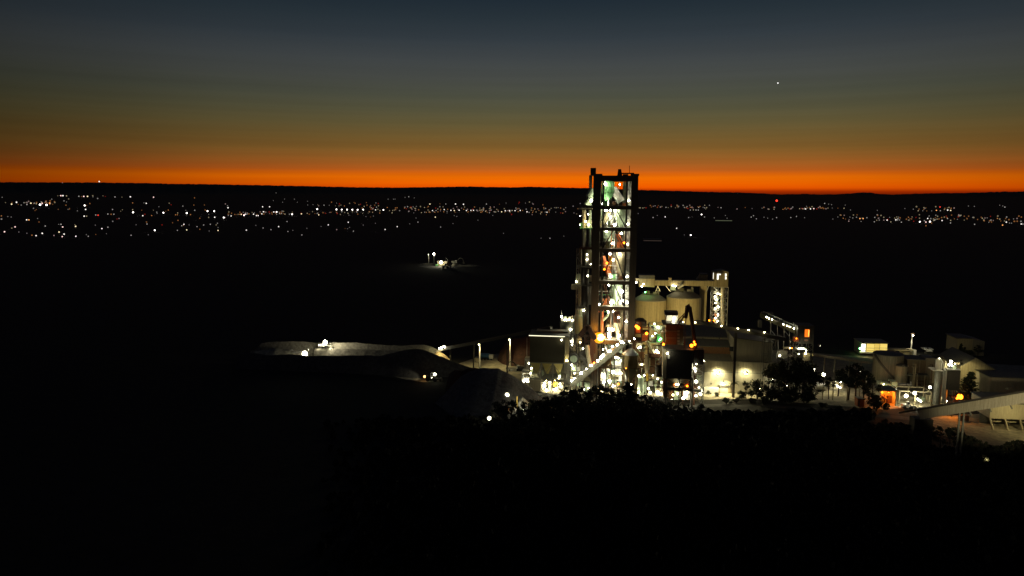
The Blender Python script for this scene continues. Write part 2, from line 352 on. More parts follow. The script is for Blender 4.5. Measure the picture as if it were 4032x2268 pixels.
# ------------------------------------------------------------------ the lamps of the town on the plain
TOWN = {
(0, 4.954): '1130,405,y,1.2 1190,405,p,2 1230,405,w,2 1300,408,y,1.5 1540,415,w,1.5 1590,420,o,1 1637,418,p,2 1710,418,y,2 1815,425,w,1 2010,405,y,1 2055,418,r,1 2245,428,w,1.5 2380,430,y,1 2545,425,w,2 1938,128,w,2 1218,152,w,.7 45,435,w,1 110,540,y,1.2 230,572,y,2 235,535,o,1 325,535,w,2 360,575,o,1 490,538,y,1 528,577,w,1.4 605,552,y,2 655,560,o,1 710,562,y,1.4 785,585,w,3.4 825,555,p,2 912,588,w,3.2 970,550,o,2 1030,570,o,1 1300,525,w,.8 1655,597,w,2.6 1690,595,o,1 1672,673,w,2 1140,670,o,1.2 1330,670,w,1 1512,700,w,1.1 710,675,o,1 685,695,o,1 2197,673,w,1.5 2390,675,y,1.1 2357,706,y,1.2 2107,762,w,1.6 2223,766,w,1.4 1870,780,w,1.5 1915,785,r,2 1645,803,w,2 1692,803,y,1.5 155,812,w,1.2 220,820,w,1 30,800,o,1.4 735,848,w,1 523,877,w,1.8 567,877,o,1.7 1192,963,w,1.6 1147,963,w,.9 1225,1014,p,2 1478,1003,y,2.2 1462,968,y,1.2 885,997,w,1.5 298,1018,p,1.8 1862,980,w,1.2 1990,1046,w,1.8 2107,1020,w,1.6 92,1112,p,2.2 828,1143,w,2.2 527,1140,w,1.2 1155,1115,y,2 1253,1160,w,2 1217,1207,p,1.8 1055,1183,p,1.4 707,1190,w,1.7 627,1180,o,1.4 1482,1198,w,1.8 1687,1162,w,1 1725,1198,w,1.3 1870,1165,o,.9 370,1115,w,.9 2560,1175,w,1.5 2078,1147,w,.7',
(500, 4.954): '520,432,p,1.8 112,543,o,1.3 332,543,w,1 378,552,w,1.7 625,617,w,1.1 112,678,y,1.5 122,730,w,2.8 290,685,o,1 517,685,y,1.2 590,748,w,1.1 713,735,w,2.5 755,705,o,1 807,682,o,1.3 990,740,y,1.3 950,775,o,1.5 985,775,o,1.3 1148,688,w,1 1168,743,w,3 1240,772,o,1.6 1323,688,w,1.3 1527,683,o,1.3 1573,705,w,2.8 1703,705,w,2.6 1597,768,w,1 1712,822,w,2.2 1890,830,w,2.6 1915,828,p,1.5 1973,638,w,2.2 310,795,w,1.8 483,790,o,1.5 2033,797,w,1.7 1968,760,o,1 2130,770,o,1.2 2195,765,o,1.4 2230,765,y,1.8 2285,785,p,2.4 2310,762,w,1.8 2340,762,w,1.6 2380,755,o,1.5 2470,762,w,1.8 2525,790,w,1.8 2560,790,w,1.8 180,970,w,1.2 393,955,w,1.5 545,1082,w,2.6 1112,963,w,1.7 1070,990,w,1.5 1213,975,w,1 1368,1007,w,1.3 1497,973,w,1.4 1627,963,w,1.6 1778,1022,w,1.1 1778,1083,y,1.8 985,1080,w,1.3 1167,1070,y,1.8 1605,1090,w,1 2330,1072,w,1.7 418,1168,w,1.1 2515,980,w,1',
(1000, 4.954): '432,347,w,.9 790,468,w,1 560,528,w,.9 598,466,w,.8 378,495,w,.7 1045,510,w,.8 845,527,w,.7 170,617,w,1.9 305,617,w,1.9 187,715,w,2 232,722,p,1.5 155,755,w,1.8 195,760,o,1.4 388,718,w,2 443,720,w,2.3 500,748,w,1.4 540,748,w,1.4 605,760,y,1.6 745,765,w,2.6 927,755,y,2 1040,745,y,1.3 1235,665,w,2.8 1265,775,y,1.8 1260,745,o,1.2 1190,748,o,1 1048,582,w,1 1152,575,w,.9 1245,577,y,.9 1367,585,w,1.3 1470,587,w,1.2 1612,545,w,1 1590,597,y,1 1610,670,f,2.9 1712,672,f,2.6 1817,672,f,2.8 1920,675,f,2.9 2022,677,f,2.9 2132,673,f,2.6 1625,750,r,1.6 1835,745,y,1.4 1852,782,w,1 1765,600,o,1.3 1950,530,o,1 2150,610,y,1.4 2110,640,o,1.4 2265,620,o,1.6 2290,635,y,1.4 2372,677,w,1.8 2525,677,w,2.3 2460,690,y,1.6 2455,740,o,1.6 2230,740,y,1.2 2120,745,y,1 2185,805,w,1 2275,815,o,1.2 2330,797,w,1 645,905,w,1.5 482,1005,w,2 180,1033,w,1.4 333,1068,w,1.5 663,1100,w,1.3 760,1080,w,.9 935,1168,w,1.5 1033,1038,w,1 1310,1003,w,1.2 1450,970,w,1.7 1840,918,w,1.8 1867,1022,w,1.2 1778,1045,o,1.2 1828,1048,w,.9 1615,1067,p,1.5 1940,1097,w,1.6 2133,975,w,1 2370,940,w,.9 2558,1063,w,1.8',
(1500, 4.954): '140,468,w,1 245,468,w,1 275,468,w,1 470,432,w,1 543,420,w,1.3 650,442,w,1.2 955,562,y,2 1150,558,o,1.2 1265,562,w,1.3 1455,562,w,2.2 1610,567,w,2.2 2057,563,w,1.6 520,615,w,1.5 315,635,o,1.5 460,640,o,1.5 590,640,y,1.4 690,610,w,1 850,630,y,1.3 905,630,o,1.2 218,735,y,1.6 123,630,o,1.5 640,735,w,1.2 790,730,y,1.4 885,725,o,1.3 940,725,o,1.4 1005,690,w,1.7 1075,690,w,1.4 1050,725,o,1.4 1110,660,y,1.4 1165,665,o,1.3 1235,670,w,1.7 1225,715,o,1.5 1300,665,o,1.3 1290,735,w,1.2 1365,685,w,1.8 1430,690,y,2 1525,683,w,2.2 1615,665,o,1.4 1668,690,w,1.8 1690,665,p,1.5 1755,685,w,1.7 1805,685,w,1.9 1955,680,y,1.3 2000,680,w,1.4 1950,725,o,1.5 2040,705,y,1.5 2147,680,w,1.5 2200,710,o,1.2 2290,705,w,1.3 2355,715,y,1.7 2425,695,w,2 2480,690,p,1.5 2510,700,w,1.7 2555,690,y,1.5 2180,785,w,1 1430,788,w,.9 1480,805,w,1.1 1060,817,y,1.8 685,835,w,.9 722,917,w,1.4 318,1005,w,1.7 1165,1012,w,1.3 1405,943,w,1 1892,877,w,1.2 2390,1133,w,1 563,952,w,.9 2310,565,o,.9 2440,542,w,.8',
(2000, 5.367): '35,748,w,1.8 90,745,w,1.6 150,750,w,1.8 215,770,o,1.6 260,745,w,1.8 402,775,w,1.9 520,787,o,1.3 690,815,y,1.4 825,783,w,1.7 812,838,o,1.3 1010,782,w,1.2 1060,685,w,1.2 985,685,w,1 1220,685,w,1.2 1160,800,o,1.3 1395,797,w,1.2 1455,820,y,1.1 370,588,w,1 518,592,w,1 225,600,r,1 888,1332,w,1.6 700,1330,w,.8 1182,1293,w,.8',
(2500, 4.954): '100,635,y,1 155,640,y,1.3 190,632,y,1 435,632,o,1.2 605,627,w,1.4 648,632,y,1.2 790,637,y,1.2 840,632,y,1.2 1000,635,o,1.4 1030,650,r,1.6 1080,625,o,1.3 1080,680,w,1.3 1140,677,y,1.5 1190,680,w,1.6 1235,682,w,1.5 1243,630,w,1.4 1330,627,w,1.1 1380,660,y,1.2 1620,628,p,1 1678,635,w,1.5 1990,660,p,1.3 2150,632,o,1.2 2285,650,w,.8 2480,645,w,1 63,747,w,1 353,827,w,1.6 590,815,w,1.7 435,787,w,1 1048,827,w,1.3 1298,768,w,2.4 1357,815,w,1.3 1547,833,w,1.2 1763,787,w,1 1797,840,w,1.1 2267,820,w,1.4 2312,793,w,1.3 2368,852,w,1.3 2518,822,w,1.1 813,1040,w,1.7 1087,1172,w,2.8 963,1168,w,.8',
(3000, 4.954): '135,665,y,1.4 235,665,y,1.3 220,630,r,1 410,668,o,1.4 475,665,w,1.1 735,655,y,1.3 800,658,o,1.3 850,660,w,1.9 945,660,w,1.9 1010,655,p,2 1070,660,r,1.3 870,608,w,1 1222,553,w,1.6 1300,565,w,1 1357,577,w,1.2 1370,642,w,.9 1480,645,o,1 1600,647,y,1.4 1727,680,w,1.1 1625,585,w,.8 40,822,w,1.1 110,840,w,1.1 207,857,w,1.2 285,827,w,1.5 563,830,w,1.3 673,807,w,1.3 832,830,w,1.1 1480,818,w,1.2 1383,858,w,1 1585,842,o,1.4 1630,858,o,1 1715,820,w,1.1 1692,900,p,1.6 1700,870,p,1 1910,850,o,2 1972,850,o,1.9 1933,905,w,1.2 2200,827,w,1.3 2190,913,w,1.3 2283,838,w,1 2440,880,w,1.8 2490,826,w,1.1 2513,915,y,1.4 2250,687,w,.8',
(3512, 4.954): '415,667,w,1.2 510,697,y,1.3 600,697,w,1.2 660,640,o,1.2 677,700,o,1.1 773,698,w,.9 865,690,o,1.7 942,697,w,1.3 935,625,r,1.9 1085,685,w,1.9 1143,692,y,1.7 1080,645,y,1 250,655,w,.9 1490,605,w,1 1605,613,w,1.1 2160,605,w,1 2200,627,w,1.4 2100,590,w,.8 73,875,w,2 117,855,w,1.3 125,823,w,1.1 320,823,o,1.3 350,850,o,1.2 318,880,w,1.2 182,922,w,1.5 540,915,w,2.3 660,920,p,2 740,912,w,2.6 770,938,o,1.3 695,848,w,1.7 830,880,w,1.5 845,832,o,1.1 975,888,w,1.7 1083,850,w,1.3 1143,885,y,1.5 1140,935,w,1.4 1217,857,o,1.2 1275,865,w,1 1408,880,y,1.2 1455,843,o,1 660,990,o,1.5 1610,963,w,1.4 1760,845,y,1.4 1795,895,o,1.5 1855,838,w,1.1 1888,922,w,1.1 2055,850,o,1.5 2120,898,o,1.2 2228,922,w,1.7 2290,940,w,1.2 2330,940,w,1.2 2155,980,o,1.7 2370,857,w,1.1 2520,958,w,1.7 2550,960,w,1.6',
}
TCOL = {'w': (1,.93,.86), 'f': (1,.95,.92), 'y': (1,.82,.48), 'o': (1,.40,.12), 'p': (1,.66,.62), 'r': (1,.05,.03)}
TNAME = {'w': 'white', 'y': 'warm yellow', 'o': 'dull orange', 'p': 'pinkish white', 'r': 'red'}
town = []
for (ox, sc), txt in TOWN.items():
    for it in txt.split():
        x, y, c, s = it.split(','); town.append((ox + float(x)/sc, 690 + float(y)/sc, c, float(s)))
town.sort(key=lambda t: -t[3])
LAMPMESH = {}
def town_mesh(c, lv):
    if (c, lv) in LAMPMESH: return LAMPMESH[(c, lv)]
    g = glow(f'town_{TNAME.get(c, "white").replace(" ", "_")}_{lv}', TCOL[c], (0.07, 0.15, 0.44, 1.5, 4.6)[lv], sample=False)
    mb = MB(); mb.ball((0,0,3.2), 1.0, 0, 8, 5); mb.tube([(0,0,-0.5),(0,0,2.4)], 0.12, 5, 1)
    o = mb.build('street_lamp', [g, darksteel]); LAMPMESH[(c, lv)] = o.data
    bpy.data.objects.remove(o); return LAMPMESH[(c, lv)]
rest = MB(); rest_m = {}
for i, (x, y, c, s) in enumerate(town):
    k = F/4032*1024
    dpx = 0.36 + 0.33*s                                            # diameter in 1024-wide pixels
    p, u = hit_terrain(x, y + 1.6*dpx*3.94)
    r = dpx/2/k*math.hypot(u, H)
    lv = 0 if s < .95 else 1 if s < 1.25 else 2 if s < 1.65 else 3 if s < 2.3 else 4
    if i < 295:
        o = bpy.data.objects.new('street_lamp', town_mesh(c, lv)); COL.objects.link(o)
        o.location = p; o.scale = (r, r, r)
        big = 'large glaring' if s >= 2.3 else 'bright' if s >= 1.65 else 'small' if s >= 1.25 else 'tiny dim'
        if c == 'f': tag(o, 'glaring white floodlight in the even row of six across the distant town', 'street lamp', 'row of six town floodlights')
        else:
            side = 'on the plain beyond the quarry'
            if x > 2500: side = 'on the plain behind the silos'
            elif s < 1.95 and y > 862: side = 'scattered in the dark nearer than the town'
            elif s < 1.95 and y < 795: side = 'near the foot of the far hills'
            tag(o, f'{big} {TNAME[c]} town light {side}', 'street lamp', f'{big} {TNAME[c]} town lights {side}')
    else:
        rest.ball(p + Vector((0,0,3.2*r)), r, ('w','y','o','p','r').index(c if c != 'f' else 'w'), 6, 4)
rf = random.Random(9)
for x0, x1, y0, y1, n_ in ((900,1120,838,850,26),(1080,1450,836,852,26),(1450,1960,818,840,70),(1880,2240,822,842,44),(1250,1500,800,815,16),(2510,2800,812,824,34),(3000,3260,818,828,30),(3300,3540,850,872,22),(3540,3800,850,876,34),(3800,4030,856,882,26),(90,220,796,806,16),(0,900,770,910,40),(2000,2320,800,850,16),(3590,3760,818,830,12)):
    for _ in range(n_):
        x = rf.uniform(x0, x1); y = rf.uniform(y0, y1); p, u = hit_terrain(x, y); r = rf.uniform(.42,.62)/k*math.hypot(u, H)
        rest.ball(p + Vector((0,0,2*r)), r, rf.choice((0,1,1,2,2,2,3,5)) % 5 if rf.random() < .9 else 4, 6, 4)
ro = rest.build('faint_town_lights', [glow(f'faint_{k}', TCOL[k], 0.22, sample=False) for k in 'wyopr'])
ro['kind'] = 'stuff'
# red beacon mast and the evening star
p, u = hit_terrain(3057.5, 806)
mb = MB(); r = 1.0/731*u
T = thing('beacon_mast', 'tall dark mast with a red warning beacon above the far town', 'mast', p)
mb.tube([p, p + Vector((0,0,30))], r*.12, 6); mb.build('mast_pole', darksteel, T)
MB().ball(p + Vector((0,0,30)), r, 0, 8, 5).build('beacon', glow('red_beacon_light', (1,.04,.02), 2.2, False), T)
d = ray(3063, 327).normalized()
own('evening_star', MB().ball(CAMP + d*30000, 30000*0.55/731, 0, 8, 6), glow('star_light', (1,.98,.95), 1.6, False), 'lone bright evening star in the dusk sky', 'star')
# long lit sheds on the plain
for (x0, x1, y, lab, col, s) in ((2816, 2880, 871, 'long low shed with a dim greenish lit front on the plain', (.9,1,.6), .12), (2532, 2607, 951, 'long low shed with a faint pinkish lit front near the tower', (1,.7,.55), .06)):
    a_, u = hit_terrain(x0, y); b_, u2 = hit_terrain(x1, y); hgt = 3.0/F*u
    T = thing('distant_shed', lab, 'shed', (a_ + b_)/2, None)
    MB().box(a_.x, b_.x, a_.y + 1, a_.y + 16, 0, hgt + 3).build('wall', greywall, T)
    MB().box(a_.x + 1, b_.x - 1, a_.y + .6, a_.y + .95, hgt*.4, hgt).build('lit_window', glow('dim_window_%d' % x0, col, s, False), T)
# ------------------------------------------------------------------ the preheater tower
YT = 337.0; TD = 19.0
def X(x, Y=YT, y=1000): return P(x, y, Y).x
def Z(y, Y=YT, x=2420): return P(x, y, Y).z
XL0, XL1 = X(2331), X(2360); XR0, XR1 = X(2481), X(2506)
TOPZ = Z(692)
T = thing('preheater_tower', 'tall open concrete tower with brightly lit floors full of machinery', 'tower', ((XL0+XR1)/2, YT + TD/2, 0))
tower = T
CW = XR1 - XR0
for x0, x1 in ((XL0, XL1), (XR0, XR1)):
    for y0 in (YT, YT + TD - 3.2):
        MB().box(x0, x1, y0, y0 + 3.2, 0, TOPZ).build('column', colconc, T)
BEAMS = [(691,713),(811,825),(896,909),(980,992),(1107,1121),(1208,1222),(1341,1356)]
LV = [(Z(a), Z(b)) for a, b in BEAMS]
for i, (zt, zb) in enumerate(LV):
    t = zt - (0.004 if i == 0 else 0)
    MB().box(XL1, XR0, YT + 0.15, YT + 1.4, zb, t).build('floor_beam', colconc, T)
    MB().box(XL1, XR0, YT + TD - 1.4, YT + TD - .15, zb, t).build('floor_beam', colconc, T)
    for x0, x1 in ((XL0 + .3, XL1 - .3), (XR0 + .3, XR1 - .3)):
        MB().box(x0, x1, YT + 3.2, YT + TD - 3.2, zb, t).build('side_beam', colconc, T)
    MB().box(XL1 + .02, XR0 - .02, YT + 1.42, YT + TD - 1.42, t - .55, t - .15).build('floor_slab', grating if i else roofm, T)
floors = [z for z, _ in LV[1:]] + [0.0]                          # floor heights, top bay first
heads = [zb for _, zb in LV]                                       # underside of the beam above
XI0, XI1 = X(2371), X(2463)
for i, (fz, hz) in enumerate(zip(floors, heads)):
    if i == 6: hz = LV[6][1]
    for xx in (XI0, XI1):
        MB().box(xx - .35, xx + .35, YT + 1.6, YT + 2.2, fz, hz + .6).build('steel_post', darksteel if xx == XI1 else steel, T)
    if 1 <= i <= 5:                                                # inverted V bracing
        xm = (XI0 + XI1)/2; ym = YT + 1.25
        mb = MB(); mb.beam((xm - .5, ym, hz), (XI0 + .2, ym, fz + .3), .5); mb.beam((xm + .5, ym, hz), (XI1 - .2, ym, fz + .3), .5)
        mb.build('chevron_brace', darksteel, T)
rt = random.Random(11)
# cyclones: one pair of big vessels every second floor
def cyclone(cx, cy, z0, z1, r, m):
    hh = z1 - z0; mb = MB()
    mb.lathe(cx, cy, [(r*.25, z0), (r*.3, z0 + hh*.12), (r, z0 + hh*.55), (r, z0 + hh*.93), (r*.8, z0 + hh)], 20)
    c = mb.build('cyclone', m, T)
    mb = MB()
    for k in (.56, .74, .92): mb.lathe(cx, cy, [(r + .02, z0 + hh*k), (r + .22, z0 + hh*k), (r + .22, z0 + hh*k + .3), (r + .02, z0 + hh*k + .3)], 20)
    mb.build('stiffening_ring', m, c)
    return c
for i, (px, rr, m) in enumerate([(2388, 2.9, greenp), (2440, 3.0, palegreen), (2392, 3.0, palegreen), (2446, 2.8, cream), (2428, 3.1, palegreen), (2440, 3.2, cream)]):
    fz, hz = floors[i], heads[i]
    cyclone(X(px), YT + 8.2, fz - .1, hz + .2, rr, m)
cyclone(X(2400), YT + 13.5, floors[2] - 4, heads[1] - 1, 3.0, white)
cyclone(X(2434), YT + 13.5, floors[4] - 4, heads[3] - 1, 3.0, white)
# gas ducts leaning across the floors
DUCTS = [((2412,742),(2446,795),9,white,1.9),((2400,835),(2372,890),7,cream,1.2),((2440,830),(2455,890),10,palegreen,1.3),((2375,925),(2440,905),12,olive,1.0),
         ((2432,920),(2452,975),6,orangep,.9),((2372,1010),(2404,1095),7,orangep,1.2),((2402,1000),(2404,1060),11,yellowp,.9),((2432,1000),(2450,1100),10,rust,1.1),
         ((2378,1115),(2400,1200),7,rust,.8),((2420,1130),(2422,1200),5,palegreen,1.0),((2446,1130),(2440,1205),9,white,.9),((2374,1260),(2404,1232),6,palegreen,.7),
         ((2410,1228),(2406,1300),5,darksteel,.7),((2428,1225),(2430,1270),4.5,rust,1.6),((2385,1280),(2450,1285),8,cream,.8),((2386,1362),(2400,1400),6,white,.8),((2412,1360),(2412,1420),6,white,1.3),((2440,1365),(2385,1440),7,cream,1.1)]
for (a, b, dy, m, r) in DUCTS:
    p = P(*a, YT + dy); q = P(*b, YT + dy)
    MB().tube([p, p.lerp(q, .5), q], r, 12).build('duct', m, T)
# machinery, pipes and rails on each floor
PAL = [white, palegreen, cream, olive, galv, greenp, steel, white, orangep, rust, darksteel, darksteel]
for i, (fz, hz) in enumerate(zip(floors, heads)):
    h = hz - fz
    for k in range(5):
        x = rt.uniform(XL1 + .8, XI1 - 1.5); y = YT + rt.uniform(3, 7); ww = rt.uniform(.8, 2.0); hh = rt.uniform(.9, min(3.2, h*.4))
        MB().box(x, x + ww, y, y + rt.uniform(.8, 1.6), fz + .02, fz + hh).build('machine_cabinet', rt.choice(PAL), T)
    for k in range(5):
        x = rt.uniform(XL1 + .4, XI1 - .4); y = YT + rt.uniform(2.6, 12); r = rt.choice((.14, .18, .25, .35))
        if rt.random() < .6: pts = [(x, y, fz), (x, y, hz)]
        else:
            zz = fz + rt.uniform(.3, .9)*h; pts = [(XL1, y, zz), (x, y, zz), (x, y, fz)]
        MB().tube(pts, r, 7).build('pipe', rt.choice(PAL), T)
    if i < 6:
        mb = MB()
        for zz in (.55, 1.1): mb.beam((XL1, YT + 1.5, fz + zz), (XR0, YT + 1.5, fz + zz), .07)
        x = XL1 + .3
        while x < XR0: mb.beam((x, YT + 1.5, fz), (x, YT + 1.5, fz + 1.1), .06); x += 1.5
        mb.build('railing', yellowp, T)
    # stair in the right hand strip
    mb = MB(); n = max(2, round(h/3.4)); xa, xb = XI1 + .5, XR0 - .3
    for k in range(n):
        z0, z1 = fz + h*k/n, fz + h*(k+1)/n
        p, q = ((xa, YT + 4 + (k % 2)*1.3, z0), (xb, YT + 4 + (k % 2)*1.3, z1)) if k % 2 == 0 else ((xb, YT + 5.3, z0), (xa, YT + 5.3, z1))
        mb.beam(p, q, 1.0, .25); mb.box(xa - .3, xb + .2, YT + 3.4, YT + 5.9, z1 - .12, z1)
        mb.beam((p[0], p[1] - .5, p[2] + 1), (q[0], q[1] - .5, q[2] + 1), .09)
    mb.build('stair_flight', galv, T)
    MB().box(XI1 + .2, XR0 - .1, YT + 8.0, YT + 8.15, fz + .1, hz - .1).build('stair_screen', white, T)
# back cladding of the bays
for i, (fz, hz) in enumerate(zip(floors, heads)):
    mb = MB(); 
    z1 = hz - .1
    for x0, x1 in ((XL1 + .3, -3.0), (-2.4, 2.6), (3.1, XR0 - .3)):
        if rt.random() < .62: mb.box(x0, x1, YT + TD - 2.0, YT + TD - 1.85, fz + .1 + rt.choice((0, 0, 2.0)), z1 - rt.choice((0, 1.5, 2.5)))
    if mb.v: mb.build('wall_panel', rt.choice((palegreen, cream, olive, greywall, palegreen)), T)
# lamps and the halo globe A: (x, y, dy, radius in photo pixels, colour)
for x, y, dy, r, c in [
    (2383,724,3,8.5,'w'),(2376,803,4.5,8,'w'),(2388,798,5,7,'w'),(2440,726,6,4,'w'),(2476,790,5.5,4,'w'),
    (2386,829,3,6.5,'w'),(2403,829,3,6,'w'),(2422,829,3,6,'w'),(2403,855,5,5.5,'w'),(2396,880,6,7,'w'),(2420,886,5,8,'w'),(2473,883,5,5,'w'),
    (2387,912,3,5,'w'),(2412,958,3,6,'w'),(2446,918,6,5,'w'),(2457,956,3,4,'o'),(2471,962,3,4,'w'),
    (2402,1000,4,6.5,'w'),(2440,1000,4,6.5,'w'),(2415,1023,3,6.5,'w'),(2390,1036,4,5,'o'),(2380,1060,6,4,'o'),(2407,1088,3,6,'w'),(2469,1089,3,5,'w'),
    (2397,1122,3,4,'w'),(2448,1148,3,9,'w'),(2450,1183,4,7,'w'),(2408,1192,4,9,'w'),(2420,1188,6,8,'w'),(2360,1198,2.4,4,'w'),(2468,1192,3,6,'w'),
    (2395,1228,3,5,'w'),(2416,1226,4,5,'w'),(2397,1297,3,8,'w'),(2412,1298,3,8,'w'),(2465,1266,3,4.5,'w'),(2436,1250,3,5,'w'),(2437,1322,6,6,'w'),
    (2359,1330,-.8,36,'A'),(2365,1329,-3.6,22,'O'),(2376,1328,2,9,'y'),(2402,1328,3,6.5,'w'),(2438,1322,3,5,'w'),  # A: globe imitating the glow halo around the orange lamp O
    (2375,1377,4,4.5,'w'),(2412,1364,5,5,'w'),(2425,1405,6,7,'w'),(2448,1420,6,6,'w'),(2375,1440,8,6,'w'),(2440,1470,6,6,'w'),(2400,1502,3,9,'w'),(2378,1505,3,6,'w'),(2413,1465,5,8,'w'),(2416,1520,5,7,'w'),(2435,1512,3,4,'o'),(2372,1528,8,6,'w')]:
    lamp(T, x, y, YT + dy, r, {'w': lwt, 'o': lo_, 'y': ly, 'A': glow('amber_halo_light', (1.0,.36,.008), 1.5), 'O': glow('strong_sodium_light', (1.0,.36,.03), 60)}[c])  # the A globe is built as a flood_lamp but only imitates the halo
flood(T, (XL1+.2, YT-5.5, Z(1328)+1.0), (XL1-1.2, YT, Z(1332)), 2600, (1,.36,.03), 150, lo_, .3, 'added_amber_flood')  # added floods imitating the orange lamp's spill on column and beam
flood(T, (XL1+3.0, YT-4.5, Z(1328)+1.5), (XL1+3.4, YT, Z(1348)), 1500, (1,.36,.03), 150, lo_, .25, 'added_amber_flood')
for x, y in ((2398,1395),(2434,1425),(2400,1440),(2380,1480),(2416,1512)): flood(T, P(x,y,YT+6), P(x+3,y+14,YT+12), 1500, (1,.94,.70), 150, r=.2)  # added floods that whiten the panels at the tower base
# lower bay: white cabins between the columns
for (x0, y0, x1, y1, Y, D, m, nm) in [(2366,1468,2384,1500,YT+9,4,white,'cabin_wall'),(2395,1482,2436,1495,YT+5,3,olive,'walkway_panel'),(2388,1392,2410,1462,YT+12,1,white,'wall_panel'),(2420,1420,2450,1500,YT+12,1,white,'wall_panel'),(2366,1400,2476,1404,YT+2.5,6,steel,'walkway'),(2366,1448,2476,1452,YT+2.5,6,steel,'walkway'),(2398,1510,2436,1548,YT+12,1,cream,'wall_panel')]:
    MB().pb(x0,y0,x1,y1,Y,D).build(nm, m, T)
# roof: hoist house, cap, canopy, mast
mb = MB().pb(2325,661,2346,692,YT+12,4); mb.build('hoist_house', darksteel, T)
mb = MB(); a = P(2430,692,YT+9); b = P(2450,692,YT+9); c = P(2446,666,YT+9); d = P(2434,666,YT+9)
mb.prism([(a.x,TOPZ),(b.x,TOPZ),(c.x,c.z),(d.x,c.z)], YT+8, YT+11).build('vent_stack', steel, T)
mb = MB().pb(2446,680,2497,684,YT+6,6)
for xx in (2449, 2470, 2494): mb.pb(xx-.8,684,xx+.8,693,YT+7,.3)
mb.build('roof_canopy', darksteel, T)
MB().pb(2452,686,2474,692,YT+9,2).build('roof_plant', steel, T)
MB().tube([P(2478.5,681,YT+8), P(2478.5,652,YT+8)], .12, 6).build('lightning_mast', darksteel, T)
for x0, x1 in ((XL0 - .2, XL1 + .6), (XR0 - .6, XR1 + .3)): MB().box(x0, x1, YT - .2, YT + 4, TOPZ + .01, TOPZ + .9).build('column_cap', colconc, T)

# ------------------------------------------------------------------ the duct and stair shaft standing along the tower's left flank
YA = YT + 3
S = thing('duct_shaft', 'narrow lit shaft of pipes and platforms clinging to the tower side', 'shaft', (X(2300), YA + 5, 0))
MB().pb(2319,690,2330.5,748,YA+8,5).build('hoist_shaft', darksteel, S)
mb = MB(); p0, p1 = P(2336,748,YA+5), P(2314,800,YA+5)
mb.tube([P(2337,742,YA+5), P(2322,775,YA+5), P(2314,808,YA+5)], 1.7, 12, 0, 2.1); mb.build('inclined_duct', palegreen, S)
for (x0, x1, y, t, m) in [(2277,2331,820,6,cream),(2283,2331,898,5,greenp),(2282,2331,975,6,rust),(2268,2331,1122,4,steel),(2270,2331,1050,4,steel),(2268,2300,1214,4,steel)]:
    mb = MB().pb(x0,y,x1,y+t,YA,9)
    z = Z(y, YA) ; a = X(x0, YA); b = X(x1, YA)
    for zz in (.6, 1.2): mb.beam((a, YA + .1, z + zz), (b, YA + .1, z + zz), .08)
    xx = a + .05
    while xx < b: mb.beam((xx, YA + .1, z), (xx, YA + .1, z + 1.2), .07); xx += 1.4
    mb.build('platform', m, S)
for (x0, x1, y0, y1, dy, m) in [(2292,2308,827,975,4,cream),(2318,2329,827,975,4,palegreen),(2296,2300,905,975,2,galv),(2289,2329,981,1048,5,olive),(2275,2290,1100,1216,3,cream),(2286,2291,980,1100,3,steel)]:
    a = P((x0+x1)/2, y0, YA+dy); b = P((x0+x1)/2, y1, YA+dy); r = (x1-x0)/2/F*(a-CAMP).length
    MB().tube([a, b], r, 16).build('riser_duct', m, S)
mb = MB(); c = P(2283,1230,YA+3); mb.lathe(c.x, c.y, [(2.6, Z(1316,YA+3)), (2.6, Z(1246,YA+3)), (1.7, Z(1240,YA+3)), (1.75, Z(1226,YA+3)), (1.0, Z(1214,YA+3))], 18); mb.build('hopper', palegreen, S)
mb = MB(); mb.tube([P(2333,1046,YA+1.5), P(2318,1046,YA+1.5), P(2307,1058,YA+1.5), P(2306,1090,YA+1.5), P(2306,1300,YA+1.5)], 1.5, 14); mb.build('downcomer_duct', darksteel, S)
for xx in (2271, 2280, 2288):
    mb = MB().pb(xx-1.4,978,xx+1.4,None,YA+.6,.5); mb.build('shaft_post', cream, S)
mb = MB()
for k in range(9):
    y = 985 + k*26; a = P(2271,y,YA+.6); b = P(2288,y+24,YA+.6); mb.beam(a, b, .16) if k % 2 else mb.beam((b.x, b.y, a.z), (a.x, a.y, b.z), .16)
mb.build('lattice_brace', galv, S)
mb = MB(); 
for k in range(10): mb.pb(2307, 1000+k*4.2, 2316, 1001.4+k*4.2, YA+1.0, .4)
mb.pb(2306.4,996,2307.4,1045,YA+1.0,.2); mb.pb(2315.8,996,2316.8,1045,YA+1.0,.2); mb.build('ladder', white, S)
for k, (x0,y0,x1,y1,m) in enumerate([(2312,868,2329,898,white),(2284,878,2302,900,greenp),(2318,905,2329,972,cream),(2272,1080,2288,1098,palegreen),(2300,1085,2330,1110,cream),(2314,1130,2329,1200,greywall),(2250,1120,2272,1140,cream)]):
    MB().pb(x0,y0,x1,y1,YA+3.5,2).build('equipment_box', m, S)
for x, y, dy, r, c in [(2328,790,1,8,'w'),(2316,844,1.2,3.5,'w'),(2306,872,1.2,5,'y'),(2318,885,1.5,6,'y'),(2285,850,0.4,2.4,'w'),(2284,885,.4,2.4,'w'),(2312,1002,.5,3,'w'),(2312,1022,.5,4,'w'),
    (2313,1086,0.6,6,'w'),(2269,1109,0,5,'w'),(2298,1222,-.5,6,'w'),(2326,1040,-.5,2.5,'w'),]:
    lamp(S, x, y, YA + dy, r, {'w': lw, 'o': lo_, 'y': ly}[c])
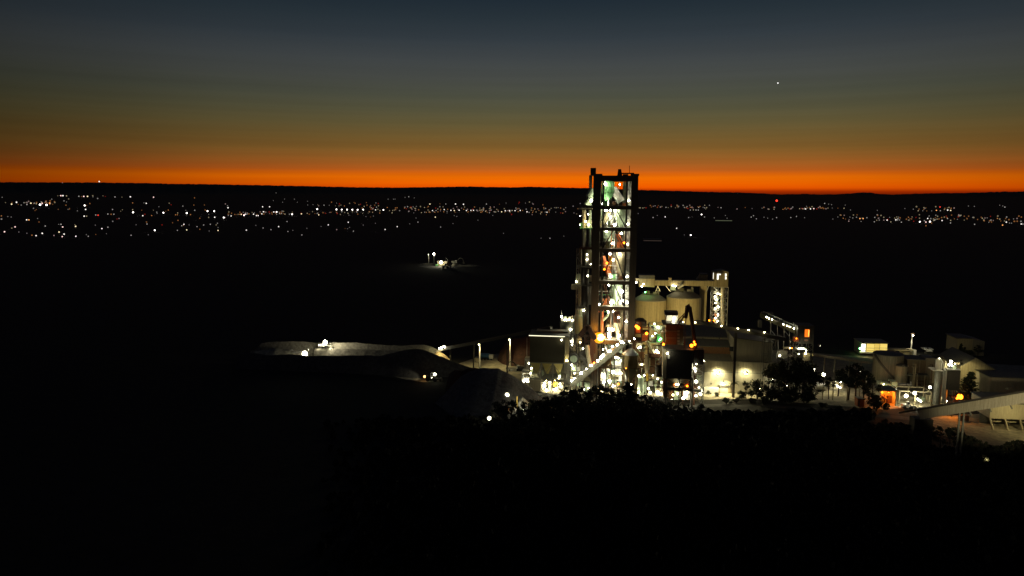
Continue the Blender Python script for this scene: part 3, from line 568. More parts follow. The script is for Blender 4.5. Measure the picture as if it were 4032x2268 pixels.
def frame_xyz(mb, x0, x1, y0, y1, Y, D, nx=2, levels=(), w=.35, brace=True, depthrows=2):
    """a braced steel frame filling a rectangle of the photo; returns world extents"""
    ym = (y0 + (y1 or y0 + 80))/2
    A, B = P(x0, ym, Y).x, P(x1, ym, Y).x
    zt = P((x0+x1)/2, y0, Y).z; zb = 0.0 if y1 is None else P((x0+x1)/2, y1, Y).z
    zs = [zb] + sorted([P((x0+x1)/2, l, Y).z for l in levels]) + [zt]
    for j in range(depthrows):
        yy = Y + D*j/max(1, depthrows - 1)
        for i in range(nx):
            xx = A + (B - A)*i/(nx - 1); mb.box(xx - w/2, xx + w/2, yy, yy + w, zb, zt)
        for z in zs[1:]:
            mb.box(A + w/2, B - w/2, yy + .05, yy + w - .05, z - w, z - .004)
        if j == 1:
            for z in zs[1:]:
                for i in (0, nx - 1):
                    xx = A + (B - A)*i/(nx - 1); mb.box(xx - w*.3, xx + w*.3, Y + w, Y + D, z - w*.9, z - w*.2)
        if brace:
            for i in range(nx - 1):
                a = A + (B-A)*i/(nx-1); b = A + (B-A)*(i+1)/(nx-1)
                for k in range(len(zs) - 1):
                    p, q = (a, b) if (i + k) % 2 else (b, a)
                    mb.beam((p, yy + w*.5, zs[k] + .1), (q, yy + w*.5, zs[k+1] - w), w*.55)
    return A, B, zb, zt
LC = {'w': lw, 'o': lo_, 'y': ly, 'g': lg}
def lamps(T, lst, Y):
    for it in lst:
        x, y, dy, r = it[:4]; lamp(T, x, y, Y + dy, r, LC[it[4] if len(it) > 4 else 'w'])

# ------------------------------------------------------------------ left bag filter on its steel legs
YF = 338.0
T = thing('bag_filter', 'big dark box filter on braced steel legs with a white lit roof edge', 'filter house', (X(2153,YF), YF+6, 0))
mb = MB().pb(2086,1326,2222,1427,YF,12); mb.build('filter_housing', housing, T)
z = Z(1324,YF,2153); a, b = X(2086,YF,1324), X(2222,YF,1324)
MB().box(a-.6, b+2.2, YF-.6, YF+13, z+.02, z+.45).build('roof', roofm, T)
MB().pb(2112,1304,2236,1312,YF+7,5).build('roof_casing', greywall, T)
MB().pb(2224,1330,2240,1427,YF+2,9).build('stair_enclosure', cream, T)
zt, zb = Z(1427,YF,2153), Z(1482,YF,2153)
w_ = (b - a)/3
for k in range(3):
    x0 = a + k*w_ + .15; x1 = a + (k+1)*w_ - .15; mx_ = (x0+x1)/2
    mb = MB(); vs = [(x0,YF+.6,zt-.01),(x1,YF+.6,zt-.01),(x1,YF+11,zt-.01),(x0,YF+11,zt-.01),(mx_-.5,YF+5,zb),(mx_+.5,YF+5,zb),(mx_+.5,YF+6,zb),(mx_-.5,YF+6,zb)]
    mb.add(vs, [(0,1,2,3),(7,6,5,4),(0,4,5,1),(1,5,6,2),(2,6,7,3),(3,7,4,0)]); mb.build('hopper', mat('hopper_olive', (0.38,0.32,0.10), .7, 0, .3, .25, True), T)
mb = MB(); frame_xyz(mb, 2085.5, 2222, 1428, None, YF - .5, 12, 4, (1492, 1500), .42); mb.build('leg_frame', steel, T)
MB().pb(2082,1496,2129,1540,YF-1.5,6).build('switch_room', cream, T)
MB().pb(2055,1462,2086,1466,YF+3,5).build('walkway', galv, T)
mb = MB(); frame_xyz(mb, 2056, 2084, 1463, None, YF+3, 4, 2, (1478,1500), .25, False); mb.build('walkway_frame', white, T)
mb = MB().pb(2086,1492,2222,1496,YF,11); mb.build('walkway', grating, T)
for (x0,y0,x1,y1,dy,m) in [(2136,1505,2150,1538,5,white),(2160,1512,2168,1540,4,palegreen),(2176,1500,2196,1522,6,yellowp),(2190,1518,2216,1541,7,white),(2131,1500,2221,1541,9.2,cream),(2062,1488,2084,1500,6,white),(2088,1440,2096,1492,9,palegreen),(2133,1460,2140,1490,5,palegreen),(2196,1475,2208,1495,4,palegreen)]:  # widest cream box is a wall panel added to catch a bright patch
    MB().pb(x0,y0,x1,y1,YF+dy,2.5).build('machine', m, T)
lamps(T, [(2211,1339,-1,4.5),(2142,1518,2,7),(2165,1504,2.5,6),(2190,1530,2,7),(2205,1512,3,5),(2150,1498,3,4,'y'),(2185,1498,3,4,'y'),(2118,1494,3,4,'y'),(2152,1536,2,7),(2204,1482,1,5),(2200,1490,1.5,4,'y'),(2064,1500,4,7),(2078,1502,4,7),(2083,1430,3,5),(2088,1470,6,5),(2092,1450,5,5,'y'),(2232,1420,.5,6,'y'),(2178,1536,5,6)], YF)
MB().box(a-.3, b+.3, YF-1.0, YF-.72, z+.1, z+.42).build('edge_light', glow('edge_strip_light', W_COL, 1.6), T); MB().box(b+2.25, b+2.5, YF-.3, YF+8, z+.1, z+.4).build('edge_light', glow('dim_strip_light', W_COL, .5), T)
for x in (2148, 2178, 2208): flood(T, P(x,1500,YF+3), P(x+2,1524,YF+9.2), 1500, W_COL, 140, r=.2); flood(T, P(x,1502,YF+2), (P(x,1540,YF+3).x, YF+2, 0), 900, W_COL, 140, r=.2)  # added floods that whiten the filter base
flood(T, P(2070,1490,YF+1), P(2074,1520,YF+6), 1500, W_COL, 140, r=.2); flood(T, P(2094,1446,YF+5), P(2093,1480,YF+9), 900, Y_COL, 140, r=.2)
# dark round silo with a cluttered lit top behind the filter
YS = 357.0
T = thing('storage_bin', 'squat dark round bin with a brightly lit cluttered top', 'silo', (X(2233,YS), YS, 0))
c = P(2233,1290,YS); r = 29/F*YS
MB().lathe(c.x, YS, [(r,0),(r,Z(1266,YS,2233)),(r*.92,Z(1262,YS,2233))], 28).build('shell', steel, T)
mb = MB()
for k in range(28):
    t = 2*math.pi*k/28; t2 = 2*math.pi*(k+1)/28; zz = Z(1262,YS,2233)
    p = Vector((c.x+r*.95*math.cos(t), YS+r*.95*math.sin(t), zz)); q = Vector((c.x+r*.95*math.cos(t2), YS+r*.95*math.sin(t2), zz))
    mb.beam(p, p+Vector((0,0,1.1)), .08); mb.beam(p+Vector((0,0,1.1)), q+Vector((0,0,1.1)), .08)
mb.build('railing', galv, T)
for (x0,y0,x1,y1,dy,m) in [(2210,1250,2216,1264,-2,white),(2222,1246,2232,1264,-1,palegreen),(2238,1248,2247,1262,-2,white),(2226,1252,2252,1256,0,yellowp),(2250,1244,2256,1264,-1,cream)]:
    MB().pb(x0,y0,x1,y1,YS+dy,1.5).build('roof_machine', m, T)
MB().tube([P(2211,1250,YS), P(2211,1224,YS)], .1, 6).build('mast', galv, T)
lamps(T, [(2211,1246,-2.4,6),(2254,1261,-2.5,5),(2240,1258,-3,4,'y'),(2247,1298,-4.3,7),(2222,1260,-3,4),(2230,1259,-3,5)], YS)
# machinery between: bag house fan with its scroll, red valley-shaped chute, steel floors
YM = 333.0
T = thing('fan_structure', 'cluttered steel floors with a big round fan beside the tower foot', 'machinery', (X(2290,YM), YM+5, 0))
mb = MB(); frame_xyz(mb, 2243, 2330, 1318, None, YM, 10, 4, (1340,1362,1385,1432,1463,1500), .35, False); mb.build('floor_frame', darksteel, T)
mb = MB(); frame_xyz(mb, 2290, 2326, 1318, 1385, YM-.4, 1, 3, (1340,1362), .2, True, 1); mb.build('truss_panel', rust, T)
c = P(2259,1412,YM-1.5); r = 17/F*c.length
mb = MB(); mb.tube([c+Vector((0,-.8,0)), c+Vector((0,2.5,0))], r*1.25, 24); mb.build('fan_casing', darksteel, T)
mb = MB(); mb.tube([c+Vector((0,-1.05,0)), c+Vector((0,-.81,0))], r*.85, 24); mb.build('fan_inlet', palegreen, T)
mb = MB(); c2 = P(2290,1415,YM+2); mb.tube([c2+Vector((-1,0,3)), c2+Vector((2.4,0,.5)), c2+Vector((3.4,0,-4)), c2+Vector((2.2,0,-7.5))], 2.3, 16); mb.build('scroll_duct', darksteel, T)
mb = MB(); p, q, s_ = P(2283,1322,YM-2), P(2313,1283,YM-2), P(2345,1335,YM-2)
mb.beam(p, q, 2.6, 2.0); mb.beam(q, s_, 2.6, 2.0); mb.build('chute_hood', mat('dark_rust', (.06,.026,.014), .85, .1, .5, .4), T)
mb = MB(); mb.tube([P(2312,1358,YM-1), P(2315,1395,YM-1), P(2325,1440,YM-1), P(2330,1462,YM-1)], .95, 12); mb.build('bent_pipe', cream, T)
MB().pb(2323,1340,2338,1450,YM-.6,2).build('duct_column', rust, T)
MB().pb(2330,1322,2345,1392,YM+3,2).build('duct_column', rust, T)
for (x0,y0,x1,y1,dy,m) in [(2258,1318,2266,1360,1,darksteel),(2270,1330,2290,1352,3,cream),(2282,1368,2298,1396,4,palegreen),(2248,1440,2270,1462,2,palegreen),(2262,1445,2284,1470,3,galv),(2286,1440,2300,1460,2,steel),(2252,1330,2258,1352,0,white),(2298,1475,2326,1500,3,olive),(2268,1490,2290,1520,4,palegreen),(2300,1510,2325,1545,5,palegreen),(2255,1366,2262,1384,2,cream),(2246,1480,2254,1520,1,cream)]:
    MB().pb(x0,y0,x1,y1,YM+dy,2).build('equipment_box', m, T)
mb = MB()
for k in range(7):
    x = 2250 + k*11; mb.pb(x,1320+rt.randint(0,60),x+1.6,1480+rt.randint(0,40),YM+rt.uniform(.5,4),.3)
mb.build('pipe_rack', cream, T)
lamps(T, [(2251,1345,-.6,5.5),(2252,1358,-.3,4),(2285,1348,2,3.5,'y'),(2251,1437,-.5,5.5),(2258,1452,1,4),(2310,1454,-3,6.5),(2253,1512,-2,10),(2262,1491,-3,6.5),(2284,1472,1,4),(2300,1535,1,5),(2318,1530,2,6),(2296,1372,2,4),(2262,1470,1,4,'y'),(2340,1430,-1,5,'o'),(2290,1392,2,3)], YM)

# ------------------------------------------------------------------ inclined lit conveyor and the small bin in front of the tower
YC = 325.0
p, q = P(2250,1516,YC), P(2462,1350,YC)
T = thing('inclined_conveyor', 'steep white lit conveyor gallery climbing across the tower foot', 'conveyor', (p.x, YC, 0))
mb = MB(); mb.beam(p, q, 2.6, 2.0); mb.build('gallery', mat('gallery_sheet', (.17,.165,.12), .6, .1, .4, .3), T)
mb = MB(); n = Vector((0,0,1)).cross((q-p).normalized()); up = Vector((0,0,1.35))
mb.beam(p+up, q+up, 2.9, .18); mb.build('gallery_roof', steel, T)
mb = MB()
for k in (0.12,.45,.78):
    s_ = p.lerp(q, k); mb.box(s_.x-.9, s_.x-.55, YC-.9, YC-.55, 0, s_.z-1); mb.box(s_.x+.55, s_.x+.9, YC+.6, YC+.95, 0, s_.z-1)
mb.build('trestle', darksteel, T)
mb = MB(); 
for k in range(22):
    s_ = p.lerp(q, k/21) + Vector((0,-1.45,1.4)); mb.beam(s_, s_+Vector((0,0,1.1)), .07)
mb.beam(p+Vector((0,-1.45,2.5)), q+Vector((0,-1.45,2.5)), .08); mb.build('handrail', galv, T)
for k in (.06,.245,.42,.60,.75,.9):
    s_ = p.lerp(q, k); l = s_ + Vector((-1.2,-3.1,1.6))
    lamp_at(T, l, .42, lwt)
lamps(T, [(2370,1404,-1,8),(2376,1398,-1.5,7),(2403,1383,-1,7),(2353,1421,-1.4,7)], YC)
T = thing('hopper_bin', 'small round bin with a grey cone roof on steel legs before the tower', 'silo', (X(2482,YC-2), YC+1, 0))
c = P(2482,1418,YC+1); r = 30.5/F*c.length
z0, z1, z2 = Z(1447,YC,2482), Z(1397,YC,2482), Z(1372,YC,2482)
mb = MB(); mb.lathe(c.x, YC+1, [(r,z0),(r,z1),(r+.15,z1+.05)], 24); mb.build('shell', mat('bin_ochre', (.34,.25,.10), .7, 0, .4, .3, True), T)
mb = MB(); mb.lathe(c.x, YC+1, [(r+.2,z1+.06),(r*.25,z2),(r*.22,z2+2.2)], 24); mb.build('cone_roof', galv, T)
mb = MB(); mb.lathe(c.x, YC+1, [(.7,z0-7),(r,z0-.01)], 24); mb.build('cone_bottom', olive, T)
for k in range(6):
    t = math.pi*k/3 + .3; x = c.x + (r+.05)*math.cos(t); y = YC+1 + (r+.05)*math.sin(t)
    MB().box(x-.28, x+.28, y-.28, y+.28, 0, z0+4).build('leg', mat('leg_ochre', (.36,.26,.09), .7, 0, .5, .3), T)
MB().pb(2446,1400,2454,1460,YC-1,2).build('ladder_cage', cream, T)
MB().pb(2464,1350,2478,1380,YC+1,2).build('drive_head', darksteel, T)
lamps(T, [(2447,1346,-1,8),(2455,1350,-1,6),(2478,1343,1,4.5),(2497,1334,0,4.5),(2435,1410,-.6,4,'w'),(2447,1470,0,4,'y'),(2465,1450,-2,2.6,'o'),(2486,1514,-4,4)], YC)

# ------------------------------------------------------------------ process floors between the tower and the second filter
YP = 343.0
T = thing('mill_structure', 'open mill floors with orange and green lit machines right of the tower', 'machinery', (X(2560,YP), YP+5, 0))
mb = MB(); frame_xyz(mb, 2500, 2556, 1288, None, YP, 9, 3, (1312,1343,1372,1410,1450,1500), .4, False); mb.build('floor_frame', rust, T)
mb = MB(); frame_xyz(mb, 2558, 2620, 1282, None, YP, 9, 3, (1299,1349,1392,1430,1475,1515), .34, False); mb.build('floor_frame', palegreen, T)
MB().pb(2558,1349,2620,1352,YP-.4,9).build('floor_deck', palegreen, T); MB().pb(2500,1343,2556,1346,YP-.4,9).build('floor_deck', rust, T)
MB().pb(2500,1312,2556,1315,YP-.4,9).build('floor_deck', rust, T); MB().pb(2566,1296,2616,1299,YP-.4,9).build('floor_deck', galv, T)
c = P(2521,1270,YP+4); mb = MB(); mb.lathe(c.x, YP+4, [(3.0,Z(1289,YP,2521)),(3.0,Z(1268,YP,2521)),(1.4,Z(1258,YP,2521))], 18); mb.build('mill_head', darksteel, T)
mb = MB(); mb.tube([P(2546,1340,YP-1), P(2560,1365,YP-1), P(2574,1392,YP-1)], .75, 10); mb.build('chute_pipe', cream, T)
for (x0,y0,x1,y1,dy,m) in [(2504,1292,2522,1312,3,orangep),(2528,1322,2550,1342,2,orangep),(2506,1350,2530,1372,3,cream),(2586,1318,2604,1348,2,greenp),(2607,1305,2612,1348,.5,white),(2600,1306,2603,1348,.8,white),(2574,1284,2610,1296,3,palegreen),(2560,1326,2572,1348,3,palegreen),
  (2512,1386,2536,1434,3,brickm),(2540,1398,2552,1470,1,cream),(2556,1392,2600,1410,1,rust),(2562,1414,2580,1440,2,brickm),(2584,1424,2602,1450,2,rust),(2558,1446,2612,1470,4,brickm),(2516,1364,2540,1384,4,palegreen),(2570,1362,2618,1390,8,cream),(2510,1432,2538,1438,1,white),(2545,1470,2552,1500,1,yellowp),(2556,1478,2600,1492,3,cream),(2580,1530,2612,1558,6,cream),(2530,1495,2545,1556,4,palegreen),(2556,1500,2570,1520,3,galv)]:
    MB().pb(x0,y0,x1,y1,YP+dy-3,2.4).build('machine', m, T)
c = P(2522,1520,YP-2); MB().lathe(c.x, YP-2, [(1.6,0),(1.6,Z(1482,YP,2522)),(.6,Z(1474,YP,2522))], 16).build('tank', palegreen, T)
mb = MB(); mb.beam(P(2560,1348,YP-1), P(2582,1322,YP-1), .35); mb.beam(P(2506,1385,YP-1), P(2530,1430,YP-1), .2); mb.build('diagonal_brace', cream, T)
mb = MB(); mb.tube([P(2596,1480,YP-5), P(2596,1440,YP-5), P(2607,1425,YP-5), P(2618,1412,YP-5)], 2.0, 14); mb.build('elbow_duct', darksteel, T)
for k in range(14):
    x = 2505 + rt.random()*110; y = 1380 + rt.random()*150; MB().pb(x,y,x+rt.uniform(1.2,3),y+rt.uniform(20,60),YP+rt.uniform(-1,4),.3).build('pipe', rt.choice([cream,palegreen,rust,olive,white]), T)
lamps(T, [(2506,1285,-2,6,'o'),(2513,1291,-2,7,'o'),(2546,1313,-2,6,'o'),(2612,1356,-3,5.5,'o'),(2577,1275,-1,4),(2592,1289,-1,6),(2569,1323,-1.5,4.5),(2580,1312,-1,4),(2601,1335,-2.4,6,'g'),(2596,1340,-2.5,4,'g'),(2521,1367,-2,5.5),(2514,1370,-2.4,4),
   (2585,1383,-2,8),(2592,1388,-3,5),(2515,1480,-3.5,6),(2537,1478,-4,4),(2553,1530,-4,6),(2590,1545,-1,9),(2602,1550,-1,7),(2560,1545,0,6),(2590,1492,-2,4),(2570,1478,-2,3),(2509,1530,-4,4),(2527,1436,-2.5,4,'y'),(2605,1505,1,4),(2512,1545,-4,6)], YP)

# ------------------------------------------------------------------ brick hoist building with a lit kiosk and the arched duct
YB = 338.0
T = thing('hoist_building', 'tall brown building with a lit open kiosk under a roof on top', 'building', (X(2655,YB), YB+4, 0))
MB().pb(2622,1280,2690,None,YB,8).build('wall', brickm, T)
MB().pb(2610,1275,2696,1280,YB-1,10).build('roof_deck', darksteel, T)
mb = MB().pb(2618,1230,2670,1242,YB+1,6.5); mb.build('kiosk_roof', darksteel, T)
mb = MB().pb(2622,1242,2670,1274,YB+6,.3); mb.pb(2622,1242,2624,1274,YB+1.2,4.7); mb.build('kiosk_wall', white, T)
mb = MB()
for xx in (2622.5, 2646, 2668.5): mb.pb(xx-1,1242,xx+1,1275,YB+1,.35)
mb.build('kiosk_post', darksteel, T)
MB().pb(2664,1296,2690,1362,YB-.5,.4).build('ladder_panel', olive, T)
mb = MB()
for k in range(5): mb.pb(2667,1300+k*13,2676,1309+k*13,YB-.75,.2)
mb.build('louvre_window', greywall, T)
for yy in (1303,1330): MB().pb(2620,yy,2692,yy+2.5,YB-.3,.28).build('ledge', concrete, T)
lamps(T, [(2654,1254,3,9),(2652,1266,3.5,7),(2690,1268,0,3.5),(2692,1362,-2,2.5)], YB)
flood(T, P(2606,1352,YB-4), P(2640,1330,YB), 300, O_COL, 110, lo_)
YD = 326.0
T = thing('arched_duct', 'dark duct pipe bent into a tall inverted V', 'duct', (X(2720,YD), YD, 0))
mb = MB(); mb.tube([P(2700,1252,YD), P(2704,1222,YD), P(2706,1206,YD), P(2711,1202,YD), P(2716,1210,YD), P(2722,1250,YD), P(2730,1305,YD), P(2739,1368,YD)], .82, 12); mb.build('pipe', rust, T)
mb = MB(); mb.beam(P(2702,1235,YD), P(2676,1268,YD), .5); mb.beam(P(2704,1225,YD), P(2668,1262,YD), .4); mb.beam(P(2676,1268,YD), P(2664,1292,YD), .5); mb.beam(P(2704,1236,YD), P(2697,1285,YD), .4); mb.beam(P(2690,1242,YD), P(2682,1285,YD), .3); mb.build('support_truss', rust, T)
mb = MB(); mb.pb(2696,1285,2699,None,YD+1,.4); mb.pb(2736,1368,2742,None,YD+.3,.6); mb.build('post', rust, T)
mb = MB(); c = P(2728,1362,YD+2); mb.pb(2722,1352,2740,1376,YD+.8,3); mb.build('burner_housing', rust, T)
lamps(T, [(2723,1361,-1.2,7,'o'),(2736,1356,-1.2,5,'o'),(2733,1346,-1,3.5,'o')], YD)

# ------------------------------------------------------------------ second bag filter
Y2 = 323.0
T = thing('filter_tower', 'tall black box filter on legs with one white lamp at its top corner', 'filter house', (X(2672,Y2), Y2+5, 0))
mb = MB().pb(2625,1382,2725,1487,Y2,10); a, b = X(2625,Y2,1430), X(2725,Y2,1430)
zt, zb = Z(1487,Y2,2675), Z(1516,Y2,2675); m_ = (a+b)/2
mb.build('filter_housing', darksteel, T)
mb = MB(); vs = [(a,Y2+.01,zt-.01),(b,Y2+.01,zt-.01),(b,Y2+9.9,zt-.01),(a,Y2+9.9,zt-.01),(a+2.2,Y2+3,zb),(b-2.2,Y2+3,zb),(b-2.2,Y2+7,zb),(a+2.2,Y2+7,zb)]
mb.add(vs, [(0,1,2,3),(7,6,5,4),(0,4,5,1),(1,5,6,2),(2,6,7,3),(3,7,4,0)]); mb.build('hopper', darksteel, T)
z = Z(1380,Y2,2675); MB().box(a-.5, b+.4, Y2-.5, Y2+10.5, z+.1, z+.45).build('roof', roofm, T)
MB().pb(2611,1374,2624,1490,Y2+1,8).build('stair_enclosure', cream, T)
mb = MB(); frame_xyz(mb, 2623, 2726, 1488, None, Y2 - .5, 10, 3, (1528,1535), .45); mb.box(a, a+.2, Y2-.1, Y2+9, zb-1.4, zb-1.1); mb.build('leg_frame', darksteel, T)
MB().pb(2624,1528,2726,1533,Y2,9).build('walkway', darksteel, T)
for (x0,y0,x1,y1,dy,m) in [(2632,1538,2650,1572,4,rust),(2655,1540,2675,1575,6,palegreen),(2690,1536,2716,1574,7,white),(2678,1545,2686,1575,3,cream),(2650,1506,2662,1522,5,orangep),(2668,1508,2676,1522,5,white),(2612,1490,2622,1560,3,brickm),(2694,1506,2712,1528,5,orangep)]:
    MB().pb(x0,y0,x1,y1,Y2+dy-2,2).build('machine', m, T)
MB().pb(2629,1398,2637,1412,Y2-.35,.3).build('door', white, T)
lamps(T, [(2628,1391,-1.2,6),(2700,1560,2,9),(2690,1568,2,7),(2705,1545,3,7),(2650,1555,1,5,'y'),(2668,1550,2,6),(2662,1515,2,5,'y'),(2672,1514,2,4),(2706,1520,3,4,'o'),(2640,1548,3,4,'o'),(2645,1570,3,5)], Y2)
T = thing('stair_tower', 'slim lit lattice stair tower beside the black filter', 'stair tower', (X(2748,Y2), Y2+3, 0))
mb = MB(); frame_xyz(mb, 2730, 2771, 1436, None, Y2+1, 4.5, 2, (1471,1497,1506,1535,1540), .35); mb.build('lattice', galv, T)
MB().pb(2730,1376,2770,1436,Y2+1.5,4).build('machine_room', darksteel, T)
mb = MB(); frame_xyz(mb, 2748, 2771, 1376, 1434, Y2+.9, 1, 2, (1405,), .22, True, 1); mb.build('room_grille', rust, T)
for k, (y0, y1) in enumerate([(1560,1540),(1535,1508),(1500,1476),(1470,1440)]):
    mb = MB(); p, q = P(2733,y0,Y2+3), P(2768,y1,Y2+3)
    if k % 2: p, q = P(2768,y0,Y2+3), P(2733,y1,Y2+3)
    mb.beam(p, q, 1.0, .3); mb.build('stair_flight', galv, T)
for (x0,y0,x1,y1,m) in [(2732,1450,2742,1468,white),(2745,1480,2760,1496,palegreen),(2738,1512,2752,1530,rust),(2735,1545,2765,1566,cream)]:
    MB().pb(x0,y0,x1,y1,Y2+4,1).build('wall_panel', m, T)
lamps(T, [(2741,1503,.6,6.5),(2735,1452,1.5,7),(2738,1462,1.5,5),(2742,1433,1,2.5),(2740,1558,2,6),(2758,1552,2,6),(2752,1525,2,4),(2764,1538,2,3.5)], Y2)
# ------------------------------------------------------------------ the two product silos with their gallery and transfer tower
YV = 430.0
def silo(xc, x0, x1, ytop, label, Y):
    c = P(xc, ytop, Y); r = (x1 - x0)/2/F*(c - CAMP).length; zt = c.z
    T = thing('product_silo', label, 'silo', (c.x, Y, 0), 'product silos')
    MB().lathe(c.x, Y, [(r,0),(r,zt)], 48).build('shell', silo_m, T)
    MB().lathe(c.x, Y, [(r+.12,zt+.01),(r+.12,zt+.3),(r*.55,zt+3.0),(r*.5,zt+3.1)], 48).build('cone_roof', concrete, T)
    mb = MB()
    for k in range(40):
        t = 2*math.pi*k/40; t2 = 2*math.pi*(k+1)/40
        p = Vector((c.x+r*.5*math.cos(t), Y+r*.5*math.sin(t), zt+3.1)); q = Vector((c.x+r*.5*math.cos(t2), Y+r*.5*math.sin(t2), zt+3.1))
        mb.beam(p, p+Vector((0,0,1.1)), .1); mb.beam(p+Vector((0,0,1.1)), q+Vector((0,0,1.1)), .1)
    mb.build('railing', steel, T)
    for k, (dx, w, h, m) in enumerate([(-.3,.25,2.4,olive),(.15,.3,1.6,concrete),(.38,.12,2.8,steel)]):
        MB().box(c.x+r*dx, c.x+r*(dx+w), Y-r*.25, Y, zt+3.1, zt+3.1+h).build('roof_machine', m, T)
    return T, c, r
SA, ca, ra_ = silo(2561, 2499, 2623, 1180, 'pale round silo with a green lit roof, half behind the tower', YV)
SB, cb, rb_ = silo(2693, 2628, 2758, 1169, 'pale round silo between the other silo and the square lift shaft', YV)
lamps(SA, [(2505,1112,-6,4.5),(2527,1128,-6,4.5),(2534,1118,-6,3.5)], YV)
gl = lamp(SA, 2541, 1150, YV-7, 3.5, lg)
spot(gl, P(2541,1140,YV-8), P(2548,1160,YV-3), 450, (.25,1,.2), 120)
lamps(SB, [(2650,1124,-4,4.5),(2660,1127,-4,3.5),(2678,1130,-6,4.5)], YV)
MB().pb(2640,1126,2660,1143,YV-1,3).build('roof_cabin', palegreen, SB)
MB().tube([P(2668,1135,YV-6.2), P(2690,1122,YV-6.2)], .75, 10).build('roof_duct', white, SB)
T = thing('lift_shaft', 'square pale shaft standing against the right hand silo', 'shaft', (X(2773,YV+6), YV+8, 0))
MB().pb(2760,1084,2785,None,YV+4,6).build('wall', silo_m, T)
mb = MB(); a, b = P(2744,1102,YV+4), P(2760,1082,YV+4); mb.prism([(a.x,a.z),(b.x,a.z),(b.x,b.z)], YV+4, YV+10); mb.build('lean_to', silo_m, T)
MB().pb(2758,1079,2788,1083.6,YV+3.5,7).build('roof', roofm, T)
YG = YV - 1
T = thing('conveyor_gallery', 'level pale box gallery running over the silo tops', 'conveyor', (X(2690,YG), YG, Z(1125,YG,2690)))
p, q = P(2575,1113,YG), P(2812,1115.5,YG)
mb = MB(); mb.beam(p, q, 4.0, 2.9); mb.build('gallery', silo_m, T)
MB().beam(p+Vector((0,0,1.6)), q+Vector((0,0,1.6)), 4.4, .25).build('gallery_roof', roofm, T)
for x in (2597,2612,2650,2683,2718,2755,2790):
    MB().pb(x,1104,x+2,1124,YG-2.2,.18).build('gallery_rib', cream, T)
MB().pb(2632,1094,2644,1124,YG-2.6,4).build('bay_box', silo_m, T)
mb = MB().pb(2516,1084,2578,1098,YG-3,8); mb.build('head_house_roof', roofm, T)
MB().pb(2516,1098,2578,1130,YG-2,7).build('head_house', silo_m, T)
MB().pb(2503,1096,2530,1106,YG-3,3).build('head_house_annex', cream, T)
mb = MB()
for x0, x1 in ((2590,2582),(2590,2600),(2622,2640),(2790,2782)): mb.beam(P(x0,1126,YG), P(x1,1148,YG), .4)
mb.build('strut', galv, T)
YR = 444.0
T = thing('transfer_tower', 'slim lattice tower with a pale gabled head house and lit windows', 'tower', (X(2837,YR), YR+4, 0))
a, b = X(2808,YR,1100), X(2867,YR,1100); z0, z1, z2 = Z(1130,YR,2837), Z(1072,YR,2837), Z(1065,YR,2837)
MB().prism([(a,z0),(b,z0),(b,z1),((a+b)/2+1,z2),(a,z1)], YR, YR+8).build('head_house', silo_m, T)
mb = MB(); mb.beam((a-.3,YR+4,z1+.15),((a+b)/2+1,YR+4,z2+.2),8.8,.25); mb.beam(((a+b)/2+1,YR+4,z2+.2),(b+.3,YR+4,z1+.15),8.8,.25); mb.build('roof', roofm, T)
for (x0,y0,x1,y1) in [(2823,1078,2830,1101),(2829,1078,2838,1083),(2855,1077,2861,1088),(2855,1090,2861,1100),(2807.8,1074,2810,1098)]:
    MB().pb(x0,y0,x1,y1,YR-.12,.1).build('lit_window', lwinw, T)
mb = MB(); frame_xyz(mb, 2806, 2866, 1130, None, YR, 8, 4, (1152,1174,1196,1218,1240,1262), .34); mb.build('lattice', galv, T)
for k in range(7):
    y0, y1 = 1284 - k*22, 1262 - k*22
    mb = MB(); p, q = (P(2810,y0,YR+3), P(2832,y1,YR+3)) if k % 2 else (P(2832,y0,YR+3), P(2810,y1,YR+3))
    mb.beam(p, q, 1.2, .4); mb.build('stair_flight', white, T)
for k in range(7):
    y = 1148 + k*22; MB().pb(2810 + (k%3)*4,y,2822+(k%2)*8,y+9,YR+2.5,1.5).build('cabinet', [white,palegreen,rust,white,orangep,cream,white][k], T)
MB().tube([P(2846,1132,YR+4), P(2846,1290,YR+4)], 1.3, 12).build('drop_duct', silo_m, T)
lamps(T, [(2826,1156,1,4.5),(2816,1168,1,3.5),(2823,1181,1,5),(2818,1193,1,3.5),(2828,1208,1,5),(2816,1216,1,3.5),(2826,1240,1,5),(2818,1252,1,4),(2824,1264,1,5),(2834,1160,2,3,'y'),(2830,1280,1,4,'y'),(2812,1262,0,3,'o'),(2793,1262,-6,3.5,'o')], YR)
# floodlights that wash the silos
T = thing('flood_mast', 'slim mast with floodlights hidden before the silos', 'lamp post', (X(2640,372), 372, 0))
pm = Vector((X(2640,372), 372, 17)); MB().tube([(pm.x,372,0),(pm.x,372,17)], .2, 8).build('pole', galv, T)
flood(T, pm+Vector((1,0,0)), (cb.x, YV, 17), 54000, (1,.78,.30), 85); flood(T, pm+Vector((-1,0,0)), (ca.x, YV, 15), 30000, (1,.78,.30), 80)
flood(T, pm+Vector((1,0,.8)), (X(2800,YR), YR, 42), 16000, (1,.78,.30), 60)

